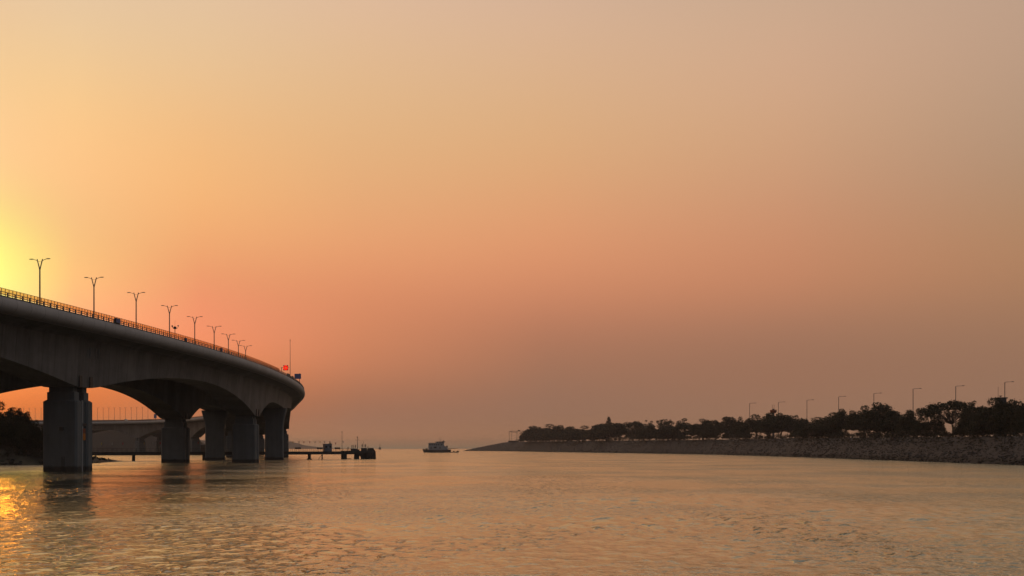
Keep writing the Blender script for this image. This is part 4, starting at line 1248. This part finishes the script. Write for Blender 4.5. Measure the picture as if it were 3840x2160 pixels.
# ------------------------------------------------------------------ hills far off
def hill(name, pts, depth_, label, mat, base=-1.6):
    """ridge over points x, y, height with a skirt to either side"""
    L = polyline(pts, 12.0); q = np.random.default_rng(len(pts) * 7)
    T = np.gradient(L[:, :2], axis=0); T /= np.linalg.norm(T, axis=1)[:, None]; N = np.stack([-T[:, 1], T[:, 0]], -1)
    rows = []
    nz = np.convolve(q.normal(0, 1, len(L) + 8), np.ones(5) / 5, 'same')[4:-4]
    for i in range(len(L)):
        r = []
        for u in np.linspace(-1, 1, 15):
            h = max(L[i, 2], 0) * math.cos(u * math.pi / 2) ** 1.3 * (1 + .1 * nz[i] + .05 * q.normal()) if abs(u) < 1 else base
            p = L[i, :2] + N[i] * u * depth_
            r.append((p[0], p[1], h))
        rows.append(r)
    b = MB(); b.rings(rows, closed=False); o = b.build(name, mat, smooth=60); tag(o, label, kind='structure')
    if o.data.polygons[len(o.data.polygons) // 2].normal.z < 0: o.data.flip_normals()
hill('hill', [(gx(-700, 1000), 900, 35), (gx(0, 1000), 980, 36), (gx(300, 1000), 1000, 36), (gx(420, 1000), 1000, 35), (gx(560, 1000), 1000, 35), (gx(650, 1000), 1000, 30), (gx(720, 1000), 1000, 12), (gx(762, 1000), 1000, 1)], 110, 'hazy wooded hill behind the distant stretch of the bridge', M['hill'])
hill('hill', [(gx(500, 5200), 5200, 58), (gx(800, 5200), 5200, 52), (gx(1000, 5200), 5200, 57), (gx(1060, 5200), 5200, 55), (gx(1090, 5200), 5200, 45), (gx(1130, 5200), 5200, 24), (gx(1180, 5200), 5200, 9), (gx(1240, 5200), 5200, 1)], 420, 'very faint low island on the horizon behind the jetty', M['hill'])

# ------------------------------------------------------------------ shore road lamps, towers, frame
sl = MB(); sl.tube([(0, 0, -.5), (0, 0, 8), (0, 0, 31)], [.3, .26, .2], 8); sl_pole = sl.mesh('pole', M['lamp'], 50)
sl = MB(); sl.tube([(0, 0, 30.95), (.6, 0, 31.2), (2.6, 0, 31.3), (4.4, 0, 31.42)], [.15, .14, .13, .12], 6); sl_arm = sl.mesh('arm', M['lamp'], 50)
sl = MB(); sl.blob((4.75, 0, 31.43), (.95, .28, .2), n=8, m=5); sl_head = sl.mesh('lamp_head', M['dark'], 60)
SLP = [(3768, 1434, 'nearest tall single-arm lamp, beside the flat-roofed tower'), (3584, 1449, 'tall single-arm lamp over the umbrella-shaped tree'), (3424, 1459, 'tall single-arm lamp with the longest clear pole, over the small pointed dome'),
       (3277, 1476, 'tall single-arm lamp over the tallest smooth dark dome'), (3145, 1488, 'tall single-arm lamp over the large sloping crown'), (3026, 1501, 'tall single-arm lamp over the narrow strip of sky in the belt'),
       (2919, 1509, 'thin single-arm lamp just right of the flared watchtower'), (2811, 1513, 'farthest single-arm lamp, left of the flared watchtower')]
for x, y, l in SLP:
    Y = 36.0 * FPX / (HY - y)
    X = gx(x, Y)
    gr = bank_ground(x, Y)[0]
    t = thing('street_lamp', l, 'street lamp', (X, Y, CAM_H + 36 - 31), .12, 'tall lamps along the shore road')
    link('pole', sl_pole, t); a = link('arm', sl_arm, t); link('lamp_head', sl_head, a)
# the road they stand on: a low causeway behind the trees
RP = [(gx(x, 36.0 * FPX / (HY - y)), 36.0 * FPX / (HY - y)) for x, y, l in SLP]
RP = [(RP[0][0] + 2 * (RP[0][0] - RP[1][0]), RP[0][1] + 2 * (RP[0][1] - RP[1][1]))] + RP + [(RP[-1][0] + 10, RP[-1][1] + 60)]
mb = MB(); rows = []
for i, (x, y) in enumerate(RP):
    a = np.array(RP[min(i + 1, len(RP) - 1)]) - np.array(RP[max(i - 1, 0)]); a = a / np.linalg.norm(a); n_ = np.array([-a[1], a[0]])
    rows.append([tuple(np.array([x, y]) + n_ * w) + (z,) for w, z in ((9, 6), (4, CAM_H + 5.1), (-12, CAM_H + 5.1), (-17, 6))])
mb.rings(rows, closed=False); o = mb.build('road', M['soil']); tag(o, 'raised shore road behind the tree belt', kind='structure')
if o.data.polygons[1].normal.z < 0: o.data.flip_normals()
# flared watchtower
Y = shore_Y(2900, 55); X = gx(2900, Y); k = Y / FPX; g = bank_ground(2900, Y)[0]
t = thing('watchtower', 'slim tower with a flared red-brown cabin above the tree tops', 'tower', (X, Y, g))
zt = gz(1549, Y) - g
b = MB(); b.tube([(0, 0, -1), (0, 0, zt)], [4.2 * k, 4 * k], 8); b.build('shaft', M['girder'], t, 30)
b = MB(); b.tube([(0, 0, zt), (0, 0, zt + 6 * k), (0, 0, zt + 12 * k)], [9 * k, 13 * k, 12 * k], 8); b.build('cabin', M['brownred'], t, 25)
b = MB(); b.tube([(0, 0, zt + 12 * k), (0, 0, zt + 16 * k)], [5 * k, 3.5 * k], 8); b.build('roof', M['dark'], t, 25)
for q_ in (-3, 3):
    b = MB(); b.tube([(q_ * k, 0, zt + 15 * k), (q_ * k, 0, zt + 32 * k)], .12, 5); b.build('antenna', M['lamp'], t)
# flat-roofed tower
Y = shore_Y(3752, 45); X = gx(3752, Y); k = Y / FPX; g = bank_ground(3752, Y)[0]
zt = gz(1491, Y) - g
t = thing('lookout_tower', 'flat-roofed block with a small dish showing above the massive dark crown', 'tower', (X, Y, g))
b = MB(); b.bbox((0, 0, (zt - .4) / 2 - .5), (30 * k, 26 * k, zt + .6), .08); b.build('wall', M['girder'], t)
b = MB(); b.bbox((0, 0, zt - .2), (36 * k, 31 * k, .45), .06); b.build('roof', M['dark'], t)
for q_ in (-9, 0, 9):
    b = MB(); b.box((q_ * k, -13 * k - .02, zt - 1.5), (6 * k, .06, 1.2)); b.build('window', M['glass'], t)
b = MB(); b.tube([(0, 0, zt), (0, 0, zt + 5 * k)], .08, 6); ao = b.build('dish_post', M['dark'], t)
b = MB(); b.tube([(0, 0, zt + 3.5 * k), (0, 0, zt + 7 * k)], [1.5 * k, 6.5 * k], 10, caps=True); b.build('dish', M['dark'], ao)
b = MB(); b.tube([(-9 * k, 0, zt), (-9 * k, 0, zt + 40 * k)], .07, 6); b.build('antenna', M['lamp'], t)
# pole frame at the point
Y = shore_Y(1936, 24); k = Y / FPX; X = gx(1936, Y); g = bank_ground(1936, Y)[0]; zt = gz(1616, Y) - g
t = thing('pole_frame', 'bare frame of thin poles and crossbars standing at the tip of the point', 'frame', (X, Y, g))
for q_, d in ((-26, 0), (-17, 3), (0, 0), (6, 4), (14, 1), (26, 3)):
    b = MB(); b.tube([(q_ * k, d, -1), (q_ * k, d, zt)], .28, 6); b.build('post', M['lamp'], t)
for a_, b_, z_ in ((-26, 0, zt - .2), (-17, 6, zt - 1.8), (-26, -17, zt - 1.2), (0, 26, zt - .1)):
    b = MB(); b.tube([(a_ * k, 1, z_), (b_ * k, 1, z_)], .3, 5); b.build('crossbar', M['lamp'], t)
b = MB(); b.box((10 * k, 1, zt + .6), (8 * k, .8, 1.3)); b.build('lamp_box', M['dark'], t)
b = MB(); b.tube([(-6 * k, 0, 0), (0, 0, 4.2), (6 * k, 0, 0)], .2, 5); b.build('brace', M['lamp'], t)
b = MB(); b.bbox((-10 * k, 1, .8), (40 * k, 5, 2.6), .2); b.build('base', M['rock'], t)

# ------------------------------------------------------------------ jetty
J0 = np.array([-160., 281.]); J1 = np.array([-139., 295.5]); J2 = np.array([-66.5, 344.5])
JD = (J2 - J1) / np.linalg.norm(J2 - J1); JN = np.array([JD[1], -JD[0]]); JR = math.atan2(JD[1], JD[0])
def jpos(x, off=0.0):
    """point on the jetty line in photo column x"""
    r = (x - 1920) / FPX
    a = (J1[0] - r * J1[1]) / (r * JD[1] - JD[0])
    p = J1 + JD * a + JN * off
    return p[0], p[1], a
jt = thing('jetty', 'long low dark jetty on thin legs running out past the bridge piers', 'jetty', (0, 0, 0))
def jbar(a0, a1, o, z, w, h, name, mat):
    p = J1 + JD * (a0 + a1) / 2 + JN * o
    b = MB(); b.box((p[0], p[1], z), (a1 - a0, w, h), JR); return b.build(name, mat, jt)
A0, A1 = -27.0, jpos(1340)[2]
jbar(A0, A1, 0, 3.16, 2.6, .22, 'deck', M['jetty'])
for o in (-.9, .9):
    jbar(A0, A1, o, 2.52, .6, 1.06, 'beam', M['jetty'])
for x, w, zz in ((501, 1.1, 0), (764, .9, 0), (1160, 1.0, 1)):
    px_, py_, a = jpos(x)
    for o in (-.7, .7):
        b = MB(); p = (px_ + JN[0] * o, py_ + JN[1] * o)
        b.tube([(p[0], p[1], -2), (p[0], p[1], 2.4)], w * .42, 10)
        b.build('leg', M['jetty'], jt, 40)
    b = MB(); b.bbox((px_, py_, 2.2), (w * 1.25, 2.5, .5), .06, JR); b.build('crosshead', M['jetty'], jt)
    if zz:
        b = MB(); b.bbox((px_, py_, .05), (1.5, 2.4, .5), .1, JR); b.build('pile_cap', M['jetty'], jt)
px_, py_, a = jpos(1208)
b = MB(); b.tube([(px_, py_, -2), (px_, py_, 2.5)], .26, 8); b.build('leg', M['jetty'], jt)
b = MB(); b.tube([(px_ - JD[0] * 1.6, py_ - JD[1] * 1.6, 0), (px_ - JD[0] * .1, py_ - JD[1] * .1, 1.9)], .09, 6); b.build('brace', M['jetty'], jt)
px_, py_, a = jpos(1290)
b = MB(); b.bbox((px_, py_, .3), (1.7, 2.6, 4.6), .1, JR); b.build('leg', M['jetty'], jt)
b = MB(); b.bbox((px_ + JD[0] * 1.6, py_ + JD[1] * 1.6, 0), (2.6, 2.4, .5), .1, JR); b.build('pile_cap', M['jetty'], jt)
# railing: stanchions and two rails
rp = MB(); rp.tube([(0, 0, 0), (0, 0, 1.25)], .05, 5); rp_me = rp.mesh('stanchion', M['dark'])
n = int((A1 - A0) / 1.6)
for i in range(n):
    a = A0 + i * 1.6
    for o in (-1.25, 1.25):
        p = J1 + JD * a + JN * o
        link('stanchion', rp_me, jt, (p[0], p[1], 3.27), JR)
for o in (-1.25, 1.25):
    for z in (3.85, 4.5):
        jbar(A0, A1 - 1, o, z, .07, .07, 'rail', M['dark'])
# mooring platform at the end
pf = thing('mooring_platform', 'chunky dark platform at the end of the jetty with raked legs and fender block', 'platform', (0, 0, 0))
def pbox(x, off, z, sx, sy, sz, name, mat, tp=1.0, rot=JR):
    p = jpos(x, off); b = MB(); b.box((p[0], p[1], z), (sx, sy, sz), rot, taper=tp); return b.build(name, mat, pf)
ax = lambda x: jpos(x)[2]
def pprism(pts, w, name, mat):
    """outline in photo column / height, given width across the jetty"""
    b = MB(); rs = []
    for o in (-w / 2, w / 2):
        rs.append([(jpos(x, o)[0], jpos(x, o)[1], z) for x, z in pts])
    b.rings(rs, True, True); return b.build(name, mat, pf)
pprism([(1283, 2.55), (1398, 2.55), (1398, 3.5), (1283, 3.5)], 3.0, 'slab', M['jetty'])
pprism([(1330, 2.55), (1327, -1.5), (1345, -1.5), (1346, 2.55)], .9, 'leg', M['jetty'])
pprism([(1345, 2.55), (1345, 1.3), (1352, 1.2), (1360, -1.5), (1368, -1.5), (1362, 1.0), (1366, 2.55)], .8, 'brace', M['jetty'])
pprism([(1366, 2.55), (1360, 1.0), (1362, -1.5), (1372, -1.5), (1372, 2.55)], .9, 'leg', M['jetty'])
fd = pprism([(1368, 2.0), (1369, -1.5), (1406, -1.5), (1404, 3.0), (1401, 3.8), (1398, 4.0), (1396, 4.7), (1384, 4.7), (1381, 3.9), (1372, 3.4)], 2.6, 'fender_block', M['timber'])
for i in range(6):
    x = 1371 + i * 6
    p = jpos(x, 1.4); b = MB(); b.tube([(p[0], p[1], -1.5), (p[0], p[1], 3.2)], .17, 6)
    o = b.build('fender_pile', M['timber'], pf, 50)
for x, z, w, h in ((1325.5, 3.95, 2.5, .9), (1340, 3.8, .9, .6), (1363, 4.1, 2.2, 1.2)):
    pbox(x, .6, z, w, 1.4, h, 'bollard_box', M['dark'])
def standing(name, x, zt, zb, r, label, cat):
    p = jpos(x, -.4)
    t = thing(name, label, cat, (p[0], p[1], zb), JR); return t, zt - zb
t, h = standing('beacon_mast', 1342, 4.7 + 40 * .1133, 3.5, .1, 'short mast with a crossbar among the people on the mooring platform', 'mast')
b = MB(); b.tube([(0, 0, 0), (0, 0, h)], [.16, .08], 6); b.build('pole', M['dark'], t)
b = MB(); b.tube([(-1.0, 0, h - 1.1), (1.0, 0, h - 1.1)], .05, 5); b.build('crossbar', M['dark'], t)
b = MB(); b.bbox((0, 0, h + .15), (.35, .35, .5), .04); b.build('lantern', M['dark'], t)
t, h = standing('lamp_pole', 1284, 4.7 + 60 * .1133, 3.3, .1, 'tall thin pole standing on the jetty just before the mooring platform', 'pole')
b = MB(); b.tube([(0, 0, 0), (0, 0, h)], [.11, .06], 6); b.build('pole', M['dark'], t)
b = MB(); b.blob((0, 0, h + .05), (.26, .26, .2), n=8, m=5); b.build('lantern', M['dark'], t)
# booth
p = jpos(1228); t = thing('booth', 'pale blue-grey cabin standing on the jetty between two dark boards', 'booth', (p[0], p[1], 3.27), JR)
b = MB(); b.bbox((0, 0, 1.5), (3.2, 2.0, 3.0), .05); b.build('wall', M['booth'], t)
b = MB(); b.bbox((0, 0, 3.1), (3.5, 2.3, .25), .05); b.build('roof', M['white'], t)
for q_ in (-.9, .9):
    b = MB(); b.box((q_, -1.02, 1.9), (.8, .06, .8)); w_ = b.build('window', M['glass'], t)
    f = MB(); f.box((q_, -1.05, 1.46), (.95, .06, .08)); f.build('sill', M['white'], w_)
b = MB(); b.box((0, -1.02, 1.05), (.75, .06, 2.0)); b.build('door', M['white'], t)
b = MB(); b.bbox((1.0, -.4, 3.45), (.7, .6, .45), .04); b.build('roof_unit', M['yellow'], t)
for x, l in ((1113, 'dark board hung on the jetty railing, farthest from the cabin'), (1195, 'dark board hung on the jetty railing just before the cabin'), (1261, 'dark board hung on the jetty railing just after the cabin')):
    p = jpos(x, 1.36); t = thing('notice_board', l, 'board', (p[0], p[1], 4.35), JR, 'boards on the jetty railing')
    b = MB(); b.bbox((0, 0, .25), (2.5, .08, .72), .02); b.build('board', M['dark'], t)
    for q_ in (-.9, .9):
        b = MB(); b.box((q_, .06, .1), (.06, .06, .5)); b.build('clip', M['rail'], t)
# string of pennants
pl = thing('pennant_string', 'string of small pennants on a thin line above the jetty', 'pennants', (0, 0, 0))
fl = MB(); fl.add([(-.16, -.012, 0), (.16, -.012, 0), (.12, -.012, -.9), (0, -.012, -.72), (-.12, -.012, -.9), (-.16, .012, 0), (.16, .012, 0), (.12, .012, -.9), (0, .012, -.72), (-.12, .012, -.9)],
                  [(0, 4, 3, 2, 1), (5, 6, 7, 8, 9), (0, 1, 6, 5), (1, 2, 7, 6), (2, 3, 8, 7), (3, 4, 9, 8), (4, 0, 5, 9)])
fm = {c: fl.mesh('pennant', M[c]) for c in ('yellow', 'redcloth', 'palecloth')}
fx_ = [380, 420, 460, 540, 572, 600, 742, 760, 775, 796, 996, 1018, 1036, 1057, 1078, 1097, 1119, 1138, 1160, 1180, 1198, 1216, 1235, 1257, 1285]
fc_ = ['yellow', 'palecloth', 'redcloth', 'yellow', 'palecloth', 'redcloth', 'redcloth', 'palecloth', 'redcloth', 'yellow'] + ['yellow', 'palecloth', 'redcloth', 'redcloth', 'palecloth'] * 3
pts = []
for i, x in enumerate(fx_):
    p = jpos(x, .5); z = float(np.interp(x, [380, 800, 1235, 1257, 1285], [6.6, 7.2, 7.6, 7.0, 7.7]))
    pts.append((p[0], p[1], z))
    link('pennant', fm[fc_[i]], pl, (p[0], p[1], z), JR + rnd.uniform(-.5, .5))
b = MB(); b.tube(pts, .012, 4); b.build('line', M['dark'], pl)
for i in (0, 6, 11, 16, 22):
    p = pts[i]; b = MB(); b.tube([(p[0] + .2, p[1], 3.27), (p[0] + .2, p[1], p[2] + .1)], .025, 5); b.build('pole', M['dark'], pl)

# ------------------------------------------------------------------ people on the platform
def person_mesh(pose, mats):
    """one continuous skinned body, 1.7 m tall, facing -Y"""
    V = {'hip': ((0, 0, .92), .13), 'waist': ((0, 0, 1.08), .115), 'chest': ((0, -.01, 1.3), .14), 'neck': ((0, -.005, 1.45), .055), 'jaw': ((0, -.02, 1.53), .072), 'head': ((0, -.005, 1.63), .09), 'crown': ((0, .005, 1.69), .06)}
    E = [('hip', 'waist'), ('waist', 'chest'), ('chest', 'neck'), ('neck', 'jaw'), ('jaw', 'head'), ('head', 'crown')]
    for s_, nme in ((-1, 'r'), (1, 'l')):
        st = .02 if pose != 'stride' else .14
        V['thigh' + nme] = ((s_ * .09, 0, .84), .095); V['knee' + nme] = ((s_ * .11, -.02 + s_ * st * .5, .48), .062)
        V['ankle' + nme] = ((s_ * .12, .03 + s_ * st, .08), .042); V['toe' + nme] = ((s_ * .13, -.12 + s_ * st, .03), .035)
        E += [('hip', 'thigh' + nme), ('thigh' + nme, 'knee' + nme), ('knee' + nme, 'ankle' + nme), ('ankle' + nme, 'toe' + nme)]
        V['sh' + nme] = ((s_ * .19, 0, 1.39), .06)
        if pose == 'reach':
            V['el' + nme] = ((s_ * .24, -.17, 1.2), .042); V['wr' + nme] = ((s_ * .12, -.4, 1.24), .03); V['ha' + nme] = ((s_ * .08, -.49, 1.26), .033)
        elif pose == 'raise' and s_ == 1:
            V['el' + nme] = ((.32, -.1, 1.5), .042); V['wr' + nme] = ((.3, -.22, 1.74), .03); V['ha' + nme] = ((.29, -.25, 1.83), .033)
        else:
            V['el' + nme] = ((s_ * .25, .02, 1.12), .042); V['wr' + nme] = ((s_ * .24, -.06, .88), .03); V['ha' + nme] = ((s_ * .23, -.08, .79), .033)
        E += [('chest', 'sh' + nme), ('sh' + nme, 'el' + nme), ('el' + nme, 'wr' + nme), ('wr' + nme, 'ha' + nme)]
    names = list(V)
    me = bpy.data.meshes.new('person')
    me.from_pydata([V[n][0] for n in names], [(names.index(a), names.index(b)) for a, b in E], [])
    o = bpy.data.objects.new('tmp', me); COL.objects.link(o)
    md = o.modifiers.new('skin', 'SKIN')
    for i, n_ in enumerate(names):
        me.skin_vertices[0].data[i].radius = (V[n_][1], V[n_][1] * (.8 if n_ in ('chest', 'waist', 'hip') else 1))
    me.skin_vertices[0].data[0].use_root = True
    sb = o.modifiers.new('sub', 'SUBSURF'); sb.levels = 1; sb.render_levels = 1
    dg = bpy.context.evaluated_depsgraph_get()
    m2 = bpy.data.meshes.new_from_object(o.evaluated_get(dg))
    bpy.data.objects.remove(o)
    m2.name = 'person'
    m2.materials.clear()
    for mt in mats: m2.materials.append(mt)
    for p_ in m2.polygons:
        c = p_.center
        p_.use_smooth = True
        p_.material_index = 0 if c.z > 1.47 or (abs(c.x) > .2 and c.z < .86) else (1 if c.z > .93 else (2 if c.z > .07 else 3))
    return m2
skin = simple('skin', (0.4, 0.25, 0.17), 0.6)
hairm = simple('hair', (0.015, 0.012, 0.01), 0.6)
cl = [simple('dark_cloth', (0.03, 0.03, 0.04), .85), simple('red_shirt', (0.2, 0.03, 0.03), .85), simple('pale_shirt', (0.35, 0.33, 0.32), .85), simple('trousers', (0.035, 0.035, 0.045), .85)]
hr = MB(); hr.blob((0, .025, 1.665), (.1, .105, .085), n=10, m=7); hair_me = hr.mesh('hair', hairm, 180)
PP = [(1304, 'stand', cl[1], 'person in a dark red top standing alone on the jetty before the platform', 0, 0), (1319, 'reach', cl[0], 'person in dark clothes at the outer left of the three by the mast, arms forward', .4, .9),
      (1325.5, 'stand', cl[0], 'person in dark clothes in the middle of the three by the mast', 2.0, .9), (1332, 'stride', cl[1], 'person in a dark red top nearest the short mast', -.5, .9),
      (1357, 'raise', cl[0], 'person with one arm raised holding a long fishing rod on the platform', .2, 1.2), (1364, 'stand', cl[2], 'person in a pale top standing behind the fishing rod', 1.5, 1.2),
      (1369.5, 'stand', cl[0], 'person in dark clothes at the edge of the group by the rod', 2.6, 1.2), (1379, 'reach', cl[1], 'person in a dark red top leaning beside the fender block', -1.2, .35)]
PM = {}
for x, pose, shirt, lab, rz, dz in PP:
    key = (pose, shirt.name)
    if key not in PM: PM[key] = person_mesh(pose, [skin, shirt, cl[3], hairm])
    p = jpos(x, .3)
    t = link('person', PM[key], None, (p[0], p[1], 3.5 + dz), rz); tag(t, lab, 'person', 'people on the mooring platform')
    link('hair', hair_me, t)
p = jpos(1357, .3)
t = thing('fishing_rod', 'long thin fishing rod held up by the person with a raised arm', 'rod', (p[0], p[1], 5.6))
b = MB(); b.tube([(.2, -.2, -.3), (.5, -.2, 1.2), (.9, -.2, 2.6)], [.035, .03, .02], 5); b.build('rod', M['timber'], t)
b = MB(); b.blob((.28, -.28, .05), (.08, .08, .08), n=6, m=4); b.build('reel', M['dark'], t)

# ------------------------------------------------------------------ workboat
SY = 830.0; k = SY / FPX
t = thing('ship', 'small grey workboat with white deckhouse and mast lying off the point', 'ship', (gx(1640, SY), SY, 0), math.radians(4))
px2 = lambda x: (x - 1640) * k
def hull_mb():
    b = MB(); rs = []
    for x, w, zt, zk in ((-15.2, .25, 3.6, 2.4), (-13.6, 1.6, 3.3, -.6), (-10, 3.0, 2.9, -1.4), (-4, 3.6, 2.55, -1.6), (4, 3.6, 2.45, -1.6), (9, 3.4, 2.6, -1.4), (12.6, 3.0, 2.9, -.8), (14.0, 2.7, 3.1, .6)):
        rs.append([(x, -w, zt), (x, -w * .9, (zt + zk) / 2), (x, -w * .35, zk), (x, w * .35, zk), (x, w * .9, (zt + zk) / 2), (x, w, zt)])
    b.rings(rs, True, True); return b
hull_mb().build('hull', M['hull'], t, 35)
b = MB()
for q_ in (-1, 1):
    b.tube([(-15.2, q_ * .27, 3.65), (-13.6, q_ * 1.62, 3.35), (-10, q_ * 3.03, 2.95), (-4, q_ * 3.63, 2.6), (4, q_ * 3.63, 2.5), (9, q_ * 3.43, 2.65), (14, q_ * 2.73, 3.15)], .13, 6)
b.build('fender_rail', M['deckpaint'], t)
b = MB()
for i in range(14):
    x = -14 + i * 2.0
    w = float(np.interp(x, [-15, -13.6, -10, 14], [.3, 1.6, 3.0, 2.9])); z = float(np.interp(x, [-15.2, -4, 4, 14], [3.6, 2.55, 2.45, 3.1]))
    for q_ in (-1, 1): b.tube([(x, q_ * w, z), (x, q_ * w, z + .9)], .035, 4)
for q_ in (-1, 1): b.tube([(x, q_ * float(np.interp(x, [-15, -13.6, -10, 14], [.3, 1.6, 3.0, 2.9])), float(np.interp(x, [-15.2, -4, 4, 14], [3.6, 2.55, 2.45, 3.1])) + .9) for x in np.linspace(-14, 13, 12)], .035, 4)
b.build('handrail', M['rail'], t)
b = MB()   # deckhouse: tall square forward, stepping down aft
rs = [[(px2(x), q_, z) for x, z in ((1607, 2.3), (1607, 9.3), (1609, 9.7), (1664, 9.7), (1666, 7.0), (1673, 6.0), (1681, 3.2), (1681, 2.3))] for q_ in (-2.7, 2.7)]
b.rings(rs, True, True); b.build('deckhouse', M['white'], t)
b = MB(); b.bbox((px2(1637), 0, 9.85), (60 * k, 6.0, .28), .05); b.build('roof', M['hull'], t)
b = MB(); rs = [[(px2(x), q_, z) for x, z in ((1634, 9.99), (1633, 11.0), (1668, 11.35), (1666, 9.99))] for q_ in (-2.0, 2.0)]
b.rings(rs, True, True); b.build('wheelhouse', M['white'], t)
b = MB(); b.bbox((px2(1650), 0, 11.45), (40 * k, 4.6, .2), .04); b.build('roof', M['hull'], t)
for x, z, w, h in ((1613, 8.1, 1.4, 1.0), (1621, 8.1, 1.4, 1.0), (1629, 8.1, 1.4, 1.0), (1637, 8.1, 1.4, 1.0), (1632, 5.2, 3.0, 1.6), (1645, 8.1, 1.2, 1.0), (1656, 8.1, 1.4, 1.1), (1617, 4.8, 1.0, 2.0), (1650, 4.8, 1.0, 1.9), (1641, 10.5, 1.6, .6), (1650, 10.5, 1.6, .6), (1659, 10.6, 1.6, .6)):
    q_ = 2.72 if z < 9.9 else 2.02
    b = MB(); b.box((px2(x), -q_, z), (w, .06, h))
    nm = 'door' if h > 1.85 else 'window'
    wo_ = b.build(nm, M['hull'] if nm == 'door' else M['glass'], t)
b = MB(); b.tube([(px2(1650), 0, 11.4), (px2(1649.5), 0, 16.6)], [.2, .1], 6); mo = b.build('mast', M['deckpaint'], t)
b = MB(); b.tube([(px2(1651), 0, 12.6), (px2(1657), 0, 14.0)], .08, 5); b.build('gaff', M['deckpaint'], mo)
b = MB(); b.box((px2(1650), 0, 14.3), (.3, 2.2, .12)); b.build('crosstree', M['deckpaint'], mo)
b = MB(); b.box((px2(1660), 0, 11.85), (1.9, .25, .22)); b.build('radar', M['white'], t)
b = MB(); b.tube([(px2(1663), 0, 11.5), (px2(1663), 0, 12.6)], [.45, .4], 8); b.build('funnel', M['hull'], t)
b = MB(); b.bbox((px2(1676), 0, 6.0), (1.6, 2.2, 2.0), .1); b.build('winch', M['deckpaint'], t)
b = MB(); b.tube([(px2(1676), 0, 3.2), (px2(1676), 0, 7.4)], .22, 6); b.build('post', M['deckpaint'], t)
b = MB(); b.tube([(px2(1676), 0, 4.0), (px2(1716), 0, 4.35)], [.3, .2], 6); b.build('boom', M['brownred'], t)
b = MB(); b.bbox((px2(1600), 0, 3.6), (2.2, 2.6, 1.4), .1); b.build('anchor_winch', M['deckpaint'], t)
t = thing('dinghy', 'small open dark boat with lumpy cargo tied behind the workboat', 'boat', (gx(1703, SY - 2), SY - 2, 0), math.radians(4))
b = MB(); rs = []
for x, w, zt, zk in ((-5.4, .8, .75, 0), (-3.6, 1.2, .7, -.4), (0, 1.35, .75, -.5), (3, 1.1, 1.0, -.4), (4.9, .25, 1.5, .5)):
    rs.append([(x, -w, zt), (x, -w * .7, zk), (x, w * .7, zk), (x, w, zt), (x, w * .86, zt - .05), (x, w * .6, .15), (x, -w * .6, .15), (x, -w * .86, zt - .05)])
b.rings(rs, True, True); b.build('hull', M['hull'], t, 40)
for x in (-1.5, 1.2):
    b = MB(); b.box((x, 0, .6), (.3, 2.2, .08)); b.build('thwart', M['timber'], t)
b = MB(); b.bbox((-4.9, 0, 1.1), (.5, .5, 1.0), .08); b.build('outboard_motor', M['dark'], t)
for x, z, r in ((-.4, 1.2, .75), (3.0, 1.35, .6), (4.0, 1.6, .5)):
    b = MB(); b.blob((x, 0, z), (r, .7, r * .8), seed=int(x * 10), rough=.2, n=8, m=5); b.build('cargo_bundle', M['timber'], t, 60)
# far beacon
BY = 2600.0
t = thing('beacon', 'tiny hazy beacon on the open horizon right of the jetty', 'beacon', (gx(1424.5, BY), BY, 0))
b = MB(); b.tube([(0, 0, -1), (0, 0, 3), (0, 0, 6.8), (0, 0, 7.2)], [4.2, 4.0, 3.2, 1], 8); b.build('base', M['dark'], t)
b = MB(); b.tube([(0, 0, 7), (0, 0, 18.5)], [.75, .55], 6); b.build('mast', M['dark'], t)
